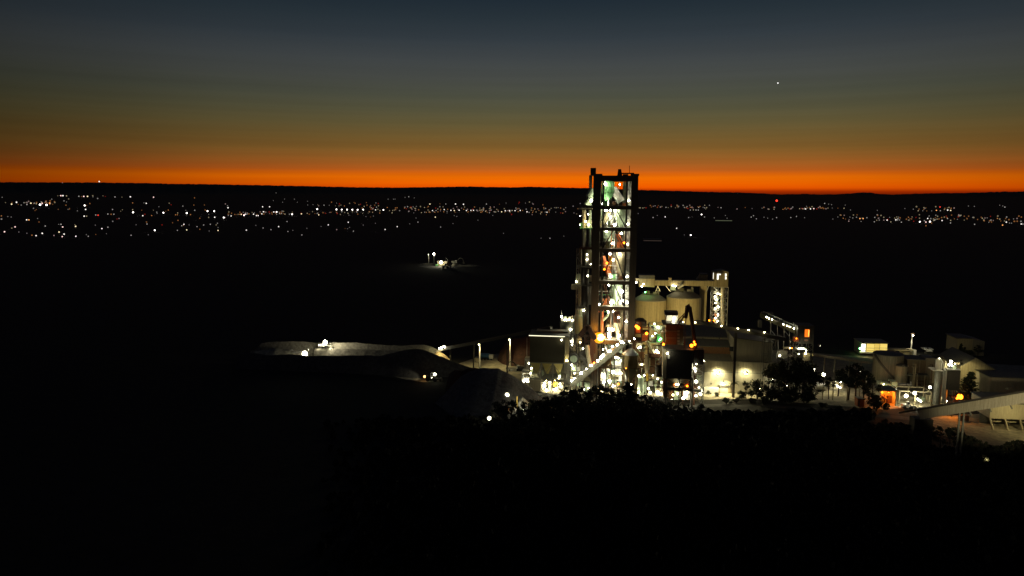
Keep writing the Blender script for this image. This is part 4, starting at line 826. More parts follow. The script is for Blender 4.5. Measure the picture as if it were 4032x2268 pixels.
# ------------------------------------------------------------------ the long storage hall
YH = 350.0
YQ0 = 346.0
def hx(x, Y=YH): return X(x, Y, 1430)
T = thing('storage_hall', 'huge grey stepped hall with floodlit lower wall and a bright doorway', 'building', (hx(2870), YH+20, 0))
x0, x1, x2, x3 = hx(2700), hx(2893), hx(3040), hx(3110)
zl, zm, zt = Z(1422,YH,2830), Z(1366,YH+8,2800), Z(1329,YH+16,2800)
MB().box(x0, x2, YH, YH+8, 0, zl).build('wall', greywall, T)
MB().add([(x0,YH-.5,zl+.02),(x1,YH-.5,zl+.02),(x1,YH+8.2,zm-3.6),(x0,YH+8.2,zm-3.6),(x0,YH-.5,zl+.3),(x1,YH-.5,zl+.3),(x1,YH+8.2,zm-3.3),(x0,YH+8.2,zm-3.3)], [(3,2,1,0),(4,5,6,7),(0,1,5,4),(1,2,6,5),(2,3,7,6),(3,0,4,7)]).build('lower_roof', roofm, T)
MB().box(x0, x1-1, YH+8.25, YH+16, 0, zm).build('middle_wall', brickm, T)
MB().add([(x0,YH+8,zm+.02),(x1-1,YH+8,zm+.02),(x1-1,YH+16.2,zm+2.0),(x0,YH+16.2,zm+2.0),(x0,YH+8,zm+.3),(x1-1,YH+8,zm+.3),(x1-1,YH+16.2,zm+2.3),(x0,YH+16.2,zm+2.3)], [(3,2,1,0),(4,5,6,7),(0,1,5,4),(1,2,6,5),(2,3,7,6),(3,0,4,7)]).build('middle_roof', roofm, T)
MB().box(x0, x1-1, YH+16.25, YH+30, 0, zt).build('upper_wall', greywall, T)
MB().add([(x0,YH+16,zt+.02),(x1,YH+16,zt+.02),(x1,YH+32,zt+3),(x0,YH+32,zt+3),(x0,YH+16,zt+.3),(x1,YH+16,zt+.3),(x1,YH+32,zt+3.3),(x0,YH+32,zt+3.3)], [(3,2,1,0),(4,5,6,7),(0,1,5,4),(1,2,6,5),(2,3,7,6),(3,0,4,7)]).build('upper_roof', roofm, T)
zr0, zr1 = Z(1327,YH+3,2900), Z(1348,YH+3,3040)
MB().prism([(x1-1+.02,zl+.3),(x2,zl+.3),(x2,zr1),(x1-1+.02,zr0)], YH+1.0, YH+30).build('end_wall', greywall, T)
MB().beam((x1-1.2,YH+15,zr0+.2),(x2+.6,YH+15,zr1+.2),30,.3).build('end_roof', roofm, T)
for y in (1466,): MB().pb(2770,y,3040,y+3,YH-.15,.13).build('wall_band', steel, T)
for x in (2796,2842,2882,2926,2965,3005): MB().pb(x,1424,x+.8,1466,YH-.08,.075).build('wall_seam', steel, T)
MB().pb(2872,1365,2888,1383,YH+.6,.3).build('dark_window', glassd, T)
MB().pb(2864,1310,2875,1340,YH+15.9,.3).build('louvre', cream, T)
mb = MB()
for k in range(6): mb.pb(2866,1313+k*4.4,2873,1315+k*4.4,YH+15.7,.15)
mb.build('louvre_slat', steel, T)
MB().pb(2833,1520,2866,None,YH-.25,.2).build('door', white, T); MB().pb(2831,1515,2874,1519,YH-1.8,1.75).build('door_canopy', galv, T)
MB().pb(2866.5,1526,2876,None,YH-.25,.2).build('side_door', cream, T)
MB().pb(2771,1529,2829,None,YH-3,2.9).build('loading_dock', white, T)
mb = MB(); 
for k in range(26): mb.pb(2885,1420+k*5,2890,1421+k*5,YH-.5,.1)
mb.pb(2884.4,1416,2885.2,None,YH-.5,.2); mb.pb(2889.8,1416,2890.6,None,YH-.5,.2); mb.build('ladder', rust, T)
MB().pb(3012,1332,3050,1338,YH,2).build('ridge_duct', galv, T)
for x in (2828, 2936):
    c = P(x,1468,YH-1.2); lamp_at(T, c, .62, ly, 'wall_lamp')
    flood(T, c+Vector((0,-1.5,.5)), c+Vector((0,1.2,-2.0)), 5200 if x == 2828 else 3000, (1,.9,.5), 165, ly, .3)
    flood(T, c+Vector((0,-2.8,.2)), c+Vector((0,-9,-12)), 13000 if x == 2828 else 6000, (1,.88,.5), 105, ly, .3)
for xx in (2770, 2835): flood(T, P(xx,1326,YQ0)+Vector((0,1.6,-1.2)), P(xx+5,1366,YH+8), 420, Y_COL, 150, ly, .25)  # added floods lifting the brightness of the hall's middle wall
lamps(T, [(3042,1496,-2,6),(2990,1532,-4,3,'y'),(3098,1520,-6,4),(3066,1549,-6,3.5),(2772,1420,-1,2)], YH)
flood(T, P(2850,1504,YH-4), P(2850,1545,YH), 6000, Y_COL, 130, ly, .3)

flood(T, P(2800,1512,YH-8), P(2802,1540,YH-3), 3500, (1,.9,.55), 120, ly, .3)  # added flood to turn the loading dock bright white
# ------------------------------------------------------------------ dark conveyor bridge with small lamps, passing before the hall
YQ = 343.0
p, q = P(2738,1266,YQ+4), P(3092,1335,YQ)
T = thing('conveyor_bridge', 'long dark conveyor bridge with a line of small lamps along it', 'conveyor', (p.x, YQ, 0))
MB().beam(p, q, 2.6, 1.5).build('gallery', darksteel, T)
mb = MB(); up = Vector((0,-1.3,.75)); mb.beam(p+up+Vector((0,0,1.1)), q+up+Vector((0,0,1.1)), .08)
for k in range(40): s_ = p.lerp(q, k/39)+up; mb.beam(s_, s_+Vector((0,0,1.1)), .07)
mb.build('handrail', steel, T)
for x, y in ((2737,1271),(2737.0,1274),(2840,1288),(2905,1298),(2947,1304.5),(3010,1313.5)):
    c = P(x, y, YQ-.6); mb = MB(); c += Vector((0,0,.6)); mb.ball(c, .30, 0, 8, 4); mb.lathe(c.x, c.y, [(.75,c.z+.25),(.2,c.z+.6)], 12, 1); mb.beam(c+Vector((0,.4,0)), c+Vector((0,.4,-1.4)), .1, .1, 1)
    o = mb.build('walkway_lamp', [ly, darksteel], T)
mb = MB().pb(2892,1310,2902,None,YQ,1.0); mb.build('support_pier', darksteel, T)
for (a_, b_) in ((3008,3060),):
    mb = MB(); frame_xyz(mb, a_, b_, 1330, None, YQ+3, 4, 3, (1400,1470), .3); mb.build('trestle', steel, T)
YN = 383.0
p, q = P(3003,1240,YN+1), P(3142,1304,352)
T = thing('inclined_gallery', 'short inclined gallery with bright lamps dropping to the dark transfer house', 'conveyor', (p.x, YN, 0))
MB().beam(p, q, 3.0, 2.4).build('gallery', olive, T)
MB().pb(3003,1232,3046,1240,YN,4).build('head_cover', darksteel, T); MB().pb(2988,1262,3000,1290,YN,3).build('tail_box', darksteel, T)
mb = MB(); mb.beam(p+Vector((-.4,-1.7,2.3)), q+Vector((-.4,-1.7,2.3)), .09)
for k in range(20): s_ = p.lerp(q, k/19)+Vector((0,-1.6,1.2)); mb.beam(s_, s_+Vector((0,0,1.1)), .08)
mb.build('handrail', galv, T)
mb = MB()
for x0, x1, y in ((3036,3032,1256),(3060,3066,1268),(3088,3084,1282),(3108,3112,1292)): mb.beam(P(x0,y,YN-(x0-3003)*.22), P(x1,y+130,YN-(x0-3003)*.22), .32)
mb.beam(P(3036,1300,YN-7), P(3060,1330,YN-12), .25); mb.beam(P(3088,1300,YN-19), P(3108,1325,YN-23), .25); mb.build('trestle', galv, T)
for x, y in ((3018,1250),(3028,1255),(3040,1259),(3084,1278),(3099,1284),(3110,1288),(3126,1294)):
    lamp(T, x, y - 1, YN-(x-3003)*.22-5, 3.4 if y != 1259 else 2.6)
YX = 348.0
T = thing('transfer_house', 'dark tall transfer house with one glowing orange window', 'building', (X(3172,YX), YX+4, 0))
MB().pb(3141,1287,3205,1350,YX,8).build('wall', darksteel, T)
MB().pb(3139,1283,3207,1287,YX-.3,8.6).build('roof', darksteel, T)
MB().pb(3169,1297,3187,1327,YX-.1,.08).build('orange_window', lwino, T)
MB().pb(3183,1299,3186,1325,YX-.16,.05).build('window_light', glow('bright_orange_window', (1,.42,.08), 2.6), T)
MB().pb(3167,1336,3182,1343,YX-.1,.09).build('small_window', glow('dim_window_light', (1,.5,.25), .12), T)
MB().pb(3125,1329,3146,1345,YX-1,2).build('chute', orangep, T)
lamp(T, 3136, 1333, YX-3, 2.4, lo_)
mb = MB(); frame_xyz(mb, 3122, 3200, 1350, None, YX, 8, 4, (1376,1400,1430,1460,1500), .4); mb.build('leg_frame', darksteel, T)
for (x0,y0,x1,y1,m) in [(3132,1370,3176,1374,white),(3086,1368,3120,1373,cream),(3165,1392,3190,1420,cream),(3080,1400,3120,1404,greywall),(3062,1380,3100,1410,greywall)]:
    MB().pb(x0,y0,x1,y1,YX-1,2).build('walkway_panel', m, T)
lamps(T, [(3145,1373,-3,3.5),(3155,1372,-3,3.5),(3164,1373,-3,3.5),(3174,1380,-3,3),(3110,1371,-3,2.6,'y'),(3118,1371,-3,2.2,'o'),(3070,1400,-3,4),(3145,1394,-2,3),(3172,1392,-2,4,'y')], YX)
YO = 345.0
p, q = P(3200,1397,YO), P(3425,1428,YO)
T = thing('pipe_bridge', 'thin pale pipe bridge on slim posts behind the trees', 'pipe bridge', (p.x, YO, 0))
MB().beam(p, q, 1.6, .9).build('deck', cream, T)
mb = MB()
for x in (3248,3288,3345,3392): s_ = P(x,1400+(x-3200)*.138,YO); mb.box(s_.x-.2,s_.x+.2,YO-.2,YO+.2,0,s_.z)
mb.build('post', cream, T)
flood(T, p+Vector((2,-3,5)), p+Vector((16,0,-1)), 500, W_COL, 90)
# ------------------------------------------------------------------ yards and roads
def ground_sheet(name, pts, z, m, sub=10):
    """a sheet on the ground through points seen in the photo"""
    w_ = [G(x, y, z) for x, y in pts]
    return structure(name, MB().add(w_, [tuple(range(len(w_)))[::-1]]), m)
ground_sheet('yard', [(1780,1440),(1900,1400),(2100,1375),(2500,1365),(3000,1375),(3420,1405),(4032,1440),(4120,1480),(4120,1572),(3480,1612),(3020,1575),(2860,1570),(2720,1578),(2600,1562),(2420,1556),(2180,1552),(2060,1530),(1960,1470)], 0.03, yardm)
ground_sheet('gravel_yard', [(3660,1640),(4150,1615),(4200,1700),(4150,1790),(3900,1752),(3760,1730),(3660,1695)], 0.03, yardm)
ground_sheet('road', [(2700,1592),(3000,1590),(3400,1622),(3640,1650),(3640,1662),(3400,1634),(3000,1600),(2700,1602)], 0.05, roadm)

# ------------------------------------------------------------------ stockpiles
rm = random.Random(5)
from mathutils import noise as mnoise
def ridge(name, pts, Y, m, label, cat, front=1.45, back=1.45, n=70, rough=.35, rows=9, top=0.0, flat=0.0):
    """a heap with its crest through points of the photo at distance Y, sloping down to the ground on both sides"""
    xs = [P(x, y, Y) for x, y in pts]; mb = MB(); vs = []; fs = []
    cols = []
    for i in range(n + 1):
        t = xs[0].x + (xs[-1].x - xs[0].x)*i/n
        for a, b in zip(xs, xs[1:]):
            if a.x <= t <= b.x + 1e-6:
                f = (t - a.x)/max(1e-6, b.x - a.x); z = a.z + (b.z - a.z)*f; break
        cols.append((t, max(.05, z)))
    prof = [(-1, 0), (-.8, .17), (-.6, .37), (-.4, .58), (-.2, .80), (-.06, .96), (0, 1), (.1, .94), (.4, .6), (.7, .28), (1, 0)]
    if flat: prof = prof[:7] + [(.001, .99), (.002, .99), (.4, .6), (.7, .28), (1, 0)]
    k = len(prof)
    for (t, z) in cols:
        for (u, hz) in prof:
            wd = (front if u < 0 else back)*z + (top if u > 0 else 0)
            if flat and u > 0: wd = {.001: .5, .002: flat}.get(u, flat + u*back*z)
            jz = rough*2.2*mnoise.noise(Vector((t*.22, u*2.6, Y*.1)))*min(1, z/4)*(.22 if hz > .97 else 1) if hz else 0
            vs.append((t + (rm.uniform(-.3,.3) if hz not in (0,) else 0), Y + u*wd, max(-.1, z*hz + jz) if hz else -.3))
    for i in range(n):
        for j in range(k - 1): fs.append((i*k+j, (i+1)*k+j, (i+1)*k+j+1, i*k+j+1))
    mb.add(vs, fs)
    return own(name, mb, m, label, cat, None)
ridge('stockpile', [(940,1392),(1000,1390),(1040,1396),(1060,1399),(1140,1395),(1220,1401),(1300,1400),(1400,1400),(1450,1399),(1490,1402),(1540,1392),(1580,1381),(1612,1375),(1640,1373),(1670,1378),(1700,1390),(1740,1405),(1780,1422),(1830,1440),(1880,1455),(1900,1462)], 364, darkpile, 'long black stockpile ridge in front of the lit quarry bench', 'stockpile', front=.75, back=1.0, n=120)
ridge('stockpile', [(1700,1600),(1760,1540),(1820,1478),(1850,1462),(1880,1452),(1900,1447),(1930,1451),(1962,1451),(2000,1468),(2040,1493),(2080,1521),(2110,1545),(2140,1572),(2160,1596)], 312, greypile, 'big grey stockpile with a steep right slope beside the bag filter', 'stockpile', rough=.5)
ridge('earth_bank', [(1768,1474),(1778,1465),(1790,1457),(1820,1460),(1850,1449),(1872,1447),(1890,1452),(1905,1462)], 340, redbank, 'low reddish earth bank between the two dark stockpiles', 'bank', n=40)
ridge('sand_cone', [(1668,1440),(1690,1411),(1712,1390),(1722,1384),(1735,1386),(1755,1402),(1775,1421),(1800,1440)], 385, sandpile, 'tan sand cone under the lit end of the conveyor', 'stockpile', n=40)
# quarry terrace
ridge('quarry_bench', [(1228,1402),(1236,1376),(1260,1373),(1300,1372),(1350,1373),(1420,1376),(1480,1378),(1560,1382),(1640,1386),(1680,1400)], 381, sand, 'pale quarry bench with a floodlit flat top', 'quarry face', front=.55, back=.3, n=80, flat=4.0)
ridge('quarry_wall', [(985,1381),(1005,1377),(1030,1352),(1060,1347),(1100,1345),(1150,1344),(1200,1345),(1235,1349),(1290,1353),(1310,1350),(1330,1350),(1400,1349),(1450,1354),(1500,1357),(1560,1362),(1600,1361),(1640,1358),(1670,1358),(1700,1364),(1730,1380),(1750,1395)], 387, sand, 'gullied pale quarry wall behind the bench', 'quarry face', front=.2, rough=.5, n=180)
ridge('rubble_bank', [(1005,1382),(1020,1381),(1050,1376),(1090,1372),(1130,1374),(1170,1380),(1200,1386),(1215,1400)], 377, sand, 'low pale rubble bank left of the floodlight mast', 'bank', front=1.6, n=50, rough=.3)
T = thing('light_mast', 'tall mast with one huge glaring white floodlight before the quarry', 'lamp post', (P(1200,1393,367).x, 367, 0))
c = P(1200,1393,367); MB().tube([(c.x,367.3,0),(c.x,367.3,c.z)], .15, 8).build('pole', galv, T)
lamp_at(T, c, 1.55, glow('mast_lamp_light', W_COL, 12), 'lamp_head'); flood(T, c+Vector((1.5,1.5,2)), c+Vector((40,18,-2)), 2200, (1,.9,.66), 120); flood(T, c+Vector((-1.5,1.5,1.5)), c+Vector((-22,14,-4)), 1500, (1,.9,.66), 120)
def loader(pos, s, label, body, group=None, yaw=0.0, lights=()):
    """wheel loader: body, cab, boom, bucket, four wheels"""
    T = thing('wheel_loader', label, 'wheel loader', pos, group); o = Vector(pos)
    def B(x0,x1,y0,y1,z0,z1): return MB().box(o.x+x0*s,o.x+x1*s,o.y+y0*s,o.y+y1*s,o.z+z0*s,o.z+z1*s)
    B(-3.2,-.2,-1.1,1.1,.9,2.3).build('engine_body', body, T); B(-.15,1.3,-.9,.9,.8,1.6).build('front_frame', body, T)
    B(-.9,.5,-.8,.8,2.31,3.7).build('cab', white, T); B(-.75,.35,-.83,-.81,2.6,3.5).build('cab_window', glassd, T)
    for x in (-2.2, 1.1):
        for y in (-1.15, 1.15):
            c = o + Vector((x*s, y*s, .8*s)); MB().tube([c+Vector((0,-.3*s,0)), c+Vector((0,.3*s,0))], .8*s, 14).build('wheel', rubber, T)
    mb = MB(); mb.beam(o+Vector((.6*s,-.5*s,1.7*s)), o+Vector((3.0*s,-.5*s,1.0*s)), .3*s); mb.beam(o+Vector((.6*s,.5*s,1.7*s)), o+Vector((3.0*s,.5*s,1.0*s)), .3*s); mb.build('boom', body, T)
    mb = MB(); mb.prism([(o.x+2.9*s,o.z+.2*s),(o.x+4.1*s,o.z+.15*s),(o.x+3.6*s,o.z+1.3*s),(o.x+3.0*s,o.z+1.6*s)], o.y-1.4*s, o.y+1.4*s); mb.build('bucket', steel, T)
    return T
def excavator(pos, s, label, body, flip=1):
    T = thing('excavator', label, 'excavator', pos); o = Vector(pos)
    V = lambda x,y,z: o + Vector((x*s*flip, y*s, z*s))
    def B(nm,m,x0,x1,y0,y1,z0,z1):
        a, b = sorted((o.x+x0*s*flip, o.x+x1*s*flip)); MB().box(a,b,o.y+y0*s,o.y+y1*s,o.z+z0*s,o.z+z1*s).build(nm, m, T)
    for y in (-1.3, 1.3): B('track', rubber, -2.2, 2.2, y-.35, y+.35, 0, .9)
    B('house', body, -2.4, 1.0, -1.3, 1.3, 1.1, 2.7); B('cab', white, .1, 1.6, -1.25, -.2, 1.15, 3.2); B('counterweight', body, -3.1, -2.42, -1.3, 1.3, 1.2, 2.4)
    mb = MB(); mb.beam(V(1,.3,2), V(4.2,.3,5.2), .5*s); mb.beam(V(4.2,.3,5.2), V(6.6,.3,4.6), .45*s); mb.build('boom', body, T)
    MB().beam(V(6.6,.3,4.6), V(7.6,.3,1.6), .38*s).build('arm', body, T)
    mb = MB(); a = V(7.5,.3,1.6); mb.box(a.x-.6*s,a.x+.6*s,a.y-.7*s,a.y+.7*s,a.z-1.2*s,a.z); mb.build('bucket', steel, T)
    return T
c = P(1279,1366,383); L1 = loader((c.x, 383, P(1279,1373,381).z), 1.05, 'brightly lit white wheel loader parked on the quarry bench', white)
lamp_at(L1, P(1279,1343,381), .55, lw); lamp_at(L1, P(1283,1352,381), .6, lw); lamp_at(L1, P(1272,1355,381), .4, lw)
flood(L1, P(1300,1352,381), P(1318,1372,382.5), 5200, (1,.9,.66), 150); flood(L1, P(1258,1354,381), P(1250,1374,382), 1500, (1,.9,.66), 140); flood(L1, P(1288,1345,378), P(1500,1366,383), 3000, (1,.9,.66), 80)
c = P(1150,1384,374); 
T = thing('screening_arm', 'small pale curved machine arm lying near the floodlight mast', 'machine', (c.x,374,c.z-1))
MB().tube([c+Vector((-1,0,.3)), c+Vector((0,0,1)), c+Vector((1.2,0,.2)), c+Vector((.4,0,-.8)), c+Vector((4,0,-.2)), c+Vector((8,0,.8))], .28, 8).build('arm', galv, T)
# overland conveyor to the plant with its lit end
p, q = P(1748,1373,385), P(2170,1290,350)
T = thing('overland_conveyor', 'very long thin dark conveyor rising from the sand cone to the bag filter', 'conveyor', (p.x, p.y, 0))
MB().beam(p, q, 2.2, 1.7).build('gallery', darksteel, T)
mb = MB(); s0 = p + (p-q).normalized()*7; s0.z -= 1.2; mb.beam(s0, p, 2.0, 1.0); mb.build('discharge_boom', white, T)
for t in (.07,.3,.62,.85):
    s_ = p.lerp(q, t); mb = MB(); mb.box(s_.x-.3,s_.x+.3,s_.y-.3,s_.y+.3,0,s_.z-.8); mb.build('trestle_leg', darksteel, T)
lamp(T, 1748, 1366, 383, 8, lw); lamp(T, 1739, 1369, 383, 6, lw); lamp(T, 1729, 1372, 383, 3.5, ly)
flood(T, P(1745,1373,380), P(1735,1400,382), 2500, Y_COL, 130)
# pole lamps of the left yard
for x, yt, yb, lab in ((1891,1352,1450,'lamp post with a white lit pole standing left in the dusty yard'),(2010,1333,1443,'tall lamp post with a white lit pole close to the bag filter')):
    b = G(x-2, yb); Y = b.y; t = P(x, yt, Y)
    T = thing('lamp_post', lab, 'lamp post', (b.x, Y, 0), 'lamp posts of the left yard')
    MB().tube([(b.x,Y,0),(b.x,Y,t.z)], .42, 10, 0, .34).build('pole', white, T)
    MB().box(b.x-.5,b.x+.5,Y-2.6,Y+.5,t.z+.02,t.z+.3).build('lamp_arm', galv, T)
    mb = MB().ball((b.x,Y-2.4,t.z-.15), .34, 0, 8, 5); mb.build('lamp_head', ly, T)
    spot(T, (b.x,Y-2.4,t.z-.6), (b.x+2,Y-2,0), 5200, Y_COL, 150)
b = G(1773,1418); T = thing('conveyor_post', 'slim unlit steel post beside the sand cone', 'post', (b.x,b.y,0)); t = P(1773,1376,b.y); MB().tube([(b.x,b.y,0),(b.x,b.y,t.z)], .3, 8).build('pole', cream, T)
# sheds, boxes and machines of the left yard
def crate(name, lab, cat, x0, y0, x1, yb, D, m, rib=True, group=None):
    b = G((x0+x1)/2, yb); Y = b.y
    T = thing(name, lab, cat, (b.x, Y + D/2, 0), group)
    X0, X1 = P(x0,yb,Y).x, P(x1,yb,Y).x; z = P((x0+x1)/2, y0, Y).z
    MB().box(X0,X1,Y,Y+D,0,z).build('body', m, T)
    MB().box(X0-.1,X1+.1,Y-.1,Y+D+.1,z+.003,z+.15).build('roof', roofm, T)
    mb = MB(); mb.box(X0+(X1-X0)*.1, X0+(X1-X0)*.3, Y-.05, Y-.003, .05, z*.8); mb.build('door', steel, T)
    return T
crate('container', 'small pale box container next to the left yard lamp post', 'container', 1870,1410,1886,1426, 4, cream)
T = thing('tanker_truck', 'blue tank truck parked behind the left yard lamp post', 'truck', G(1912,1416)); b = G(1912,1416); 
mb = MB(); z0 = P(1912,1412,b.y).z; a, e = P(1894,1404,b.y), P(1926,1404,b.y); mb.tube([(a.x,b.y,2.3),(e.x,b.y,2.3)], 1.45, 14); mb.build('tank', bluep, T)
MB().box(e.x+.1,e.x+2.2,b.y-1.2,b.y+1.2,.8,3.1).build('cab', white, T); MB().box(a.x,e.x+2,b.y-1,b.y+1,.55,.85).build('chassis', darksteel, T)
for k in range(4):
    x = a.x + .6 + k*(e.x+1.2-a.x)/3.2
    for y in (-1.15,1.15): MB().tube([(x,b.y+y-.2,.5),(x,b.y+y+.2,.5)], .5, 12).build('wheel', rubber, T)
crate('container', 'long white container on the pale yard right of the tall lamp post', 'container', 2000,1452,2032,1462, 3, white)
crate('site_cabin', 'grey ribbed cabin against the bag filter', 'cabin', 2066,1412,2085,1452, 5, galv)
crate('brick_store', 'reddish store hut on the dark slope behind the bag filter', 'hut', 2056,1338,2072,1372, 5, brickm)
crate('store_shed', 'low pale shed along the back of the left yard', 'shed', 1990,1408,2062,1420, 7, greywall)
b = G(2046,1458); excavator((b.x, b.y, 0), .9, 'black excavator silhouetted before the grey cabin', darksteel, -1)
ridge('earth_bank', [(1965,1386),(1990,1352),(2020,1334),(2050,1330),(2085,1322),(2110,1330),(2140,1360)], 405, redbank, 'reddish earth bank behind the bag filter under the conveyor', 'bank', n=40)
T = thing('flood_mast', 'small mast with an orange floodlight on the earth bank', 'lamp post', (P(2060,1330,392).x, 392, 0)); c = P(2075,1330,392)
T.location.x = c.x; MB().tube([(c.x,392,0),(c.x,392,c.z)], .12, 6).build('pole', galv, T); flood(T, c, P(2045,1350,404), 260, O_COL, 120, lo_, .25)
# headlit vehicle in the dark hollow
b = G(1706,1500); L2 = loader((b.x,b.y,0), 1.15, 'dark wheel loader with a white work lamp and an orange tail lamp', darksteel)
lamp_at(L2, P(1712,1474,b.y-1.5), .75, lsoft, 'work_lamp'); lamp_at(L2, P(1672,1483,b.y-1), .62, glow('amber_light', (1,.5,.15), 5), 'tail_lamp'); lamp_at(L2, P(1700,1487,b.y-1), .35, lsoft, 'work_lamp')
flood(L2, P(1676,1478,b.y-1), G(1620,1489), 2200, W_COL, 50, r=.25)
ground_sheet('track', [(1545,1480),(1600,1476),(1680,1486),(1730,1500),(1670,1505),(1600,1496)], .03, yardm)
# heap yard among the trees in front of the grey stockpile
for x, y, yb, lab, rr in ((1996,1556,1625,'tall lamp post with a glaring white globe in front of the grey stockpile', .98),(1927,1647,1690,'short lamp post with a white globe at the edge of the trees', .80)):
    b = G(x, yb); T = thing('lamp_post', lab, 'lamp post', (b.x,b.y,0), 'lamp posts of the heap yard'); c = P(x, y, b.y)
    MB().tube([(b.x,b.y+.9,0),(b.x,b.y+.9,c.z)], .12, 8).build('pole', galv, T); lamp_at(T, c, rr, glow('globe_lamp_light', W_COL, 9), 'lamp_head')
b = G(2000,1640); c = P(2000,1608,b.y); T = thing('lamp_post', 'low orange lamp glowing among the branches', 'lamp post', (b.x,b.y,0)); MB().tube([(b.x,b.y+.6,0),(b.x,b.y+.6,c.z)], .1, 6).build('pole', rust, T); lamp_at(T, c, .5, glow('dim_orange_lamp', (1,.32,.05), 5), 'lamp_head')
b = G(2048,1640)
T = thing('work_shed', 'small white lit shed with a steep roof hidden in the trees', 'shed', (b.x,b.y,0))
a, e = P(2026,1610,b.y), P(2072,1610,b.y); z1 = P(2048,1602,b.y).z; z2 = P(2050,1580,b.y).z
MB().prism([(a.x,0),(e.x,0),(e.x,z1),((a.x+e.x)/2,z2),(a.x,z1)], b.y, b.y+6).build('wall', white, T)
mb = MB(); mb.beam((a.x-.3,b.y+3,z1+.1),((a.x+e.x)/2,b.y+3,z2+.2),6.6,.2); mb.beam(((a.x+e.x)/2,b.y+3,z2+.2),(e.x+.3,b.y+3,z1+.1),6.6,.2); mb.build('roof', galv, T)
MB().pb(2044,1612,2054,1640,b.y-.1,.08).build('door', steel, T); MB().pb(2034,1560,2038,1606,b.y-1.2,.3).build('chimney_pipe', yellowp, T)
flood(T, P(2020,1580,b.y-7), P(2050,1605,b.y), 1300, W_COL, 110); flood(T, P(2060,1615,b.y-3), G(2070,1665), 1200, W_COL, 130)
ground_sheet('track', [(1985,1655),(2000,1630),(2090,1632),(2120,1655),(2060,1672)], .03, yardm)

# ------------------------------------------------------------------ far quarry site with two lamp posts
b0 = G(1720,1052)
for x, yt, lab, r in ((1687,1002,'slim far lamp post with a small white top at the distant quarry',2.0),(1708.5,1000,'far lamp post with a glaring white lamp at the distant quarry',5.5)):
    b = G(x, 1040); c = P(x, yt, b.y); T = thing('lamp_post', lab, 'lamp post', (b.x,b.y,0), 'lamp posts of the distant quarry')
    MB().tube([(b.x,b.y+1,0),(b.x,b.y+1,c.z)], .5, 8).build('pole', white, T); lamp(T, x, yt, b.y, r, lw if r > 3 else lsoft, 'lamp_head')
    if r < 3: MB().tube([(b.x,b.y+.9,c.z-6),(b.x,b.y+.9,c.z+1)], .8, 6).build('lit_sleeve', white, T)
b = G(1737,1048); T = thing('site_hut', 'brightly lit site hut with a glaring lamp in the distant quarry', 'hut', (b.x,b.y,0))
MB().pb(1722,1030,1760,1047,b.y,8).build('wall', cream, T); MB().pb(1720,1028,1762,1030,b.y-.5,9).build('roof', greywall, T); MB().pb(1714,1040,1724,1050,b.y-3,3).build('green_tank', greenp, T)
lamp(T, 1737, 1033, b.y-6, 8.5, lw); flood(T, P(1737,1026,b.y-8), G(1730,1050), 2500, W_COL, 150)
ridge('rubble_heap', [(1640,1046),(1655,1038),(1675,1036),(1700,1036),(1715,1040),(1722,1048)], b.y+12, sand, 'pale lit rubble heap under the two far lamp posts', 'stockpile', n=40)
ridge('rubble_heap', [(1775,1048),(1785,1033),(1795,1032),(1803,1040),(1825,1044),(1850,1042),(1880,1044),(1900,1049)], b.y+5, sand, 'dim rubble heap beneath the far excavator', 'stockpile', n=40)
e = P(1792,1036,b.y+5); excavator((e.x, b.y+5, max(0,e.z-1)), 1.5, 'distant excavator with its arm stretched to the right', steel, 1)
flood(T, P(1758,1020,b.y-4), P(1810,1036,b.y+8), 1800, W_COL, 60)
b = G(1757,1056); loader((b.x,b.y,0), 1.6, 'distant white wheel loader below the lit site hut', white)
ground_sheet('quarry_floor', [(1645,1047),(1700,1043),(1740,1047),(1790,1042),(1835,1047),(1795,1053),(1768,1062),(1728,1056),(1700,1060),(1668,1052)], .03, greypile)

# ------------------------------------------------------------------ right hand works
# glass fronted workshop
b = G(3440,1397); YW = b.y
T = thing('lit_workshop', 'glowing yellow workshop with large lit windows and a green corner lamp', 'building', (b.x, YW+6, 0))
A, B = P(3388,1380,YW).x, P(3493,1380,YW).x; z0, z1 = P(3440,1391,YW).z, P(3440,1352,YW).z
MB().box(A,B,YW,YW+12,0,z1).build('wall', greywall, T); MB().box(A-.4,B+.6,YW-.6,YW+12.6,z1+.01,z1+.5).build('roof', cream, T)
for (x0,x1,m) in [(3391,3408,glow('bright_window_light',(1,.96,.72),2.0)),(3412,3442,lwin),(3443,3463,glow('deep_yellow_window_light',(1,.70,.14),.8)),(3465,3493,lwin)]:
    wn = MB().pb(x0,1354,x1,1387,YW-.12,.1).build('lit_window', m, T)
    mb = MB()
    for y in (1370,1379): mb.pb(x0,y,x1,y+1.2,YW-.26,.12)
    mb.build('window_bar', steel, wn)
lamp(T, 3386, 1372, YW-1, 5, lg)
flood(T, P(3400,1352,YW-5), P(3410,1396,YW-3), 1500, Y_COL, 120)
MB().pb(3385,1388,3495,1392,YW-2,1.9).build('terrace', white, T)
b = G(3555,1402); YK = b.y
T = thing('covered_walk', 'long low covered walkway lit at its right end', 'canopy', (b.x, YK, 0))
MB().pb(3495,1377,3602,1381,YK,5).build('roof', cream, T); MB().pb(3540,1384,3592,None,YK+4,.5).build('back_wall', cream, T); MB().pb(3596,1378,3607,None,YK-.4,3).build('end_block', white, T)
for x in (3500,3520,3540,3560,3580,3592): MB().pb(x,1381,x+1.4,None,YK,.2).build('post', steel, T)
flood(T, P(3575,1376,YK-7), P(3572,1390,YK), 700, Y_COL, 130); flood(T, P(3607,1368,YK-6), P(3602,1390,YK), 500, W_COL, 100)
b = G(3602,1402); c = P(3604,1322,b.y); T = thing('lamp_post', 'tall lamp post with a bright white pole behind the round tanks', 'lamp post', (b.x,b.y+6,0))
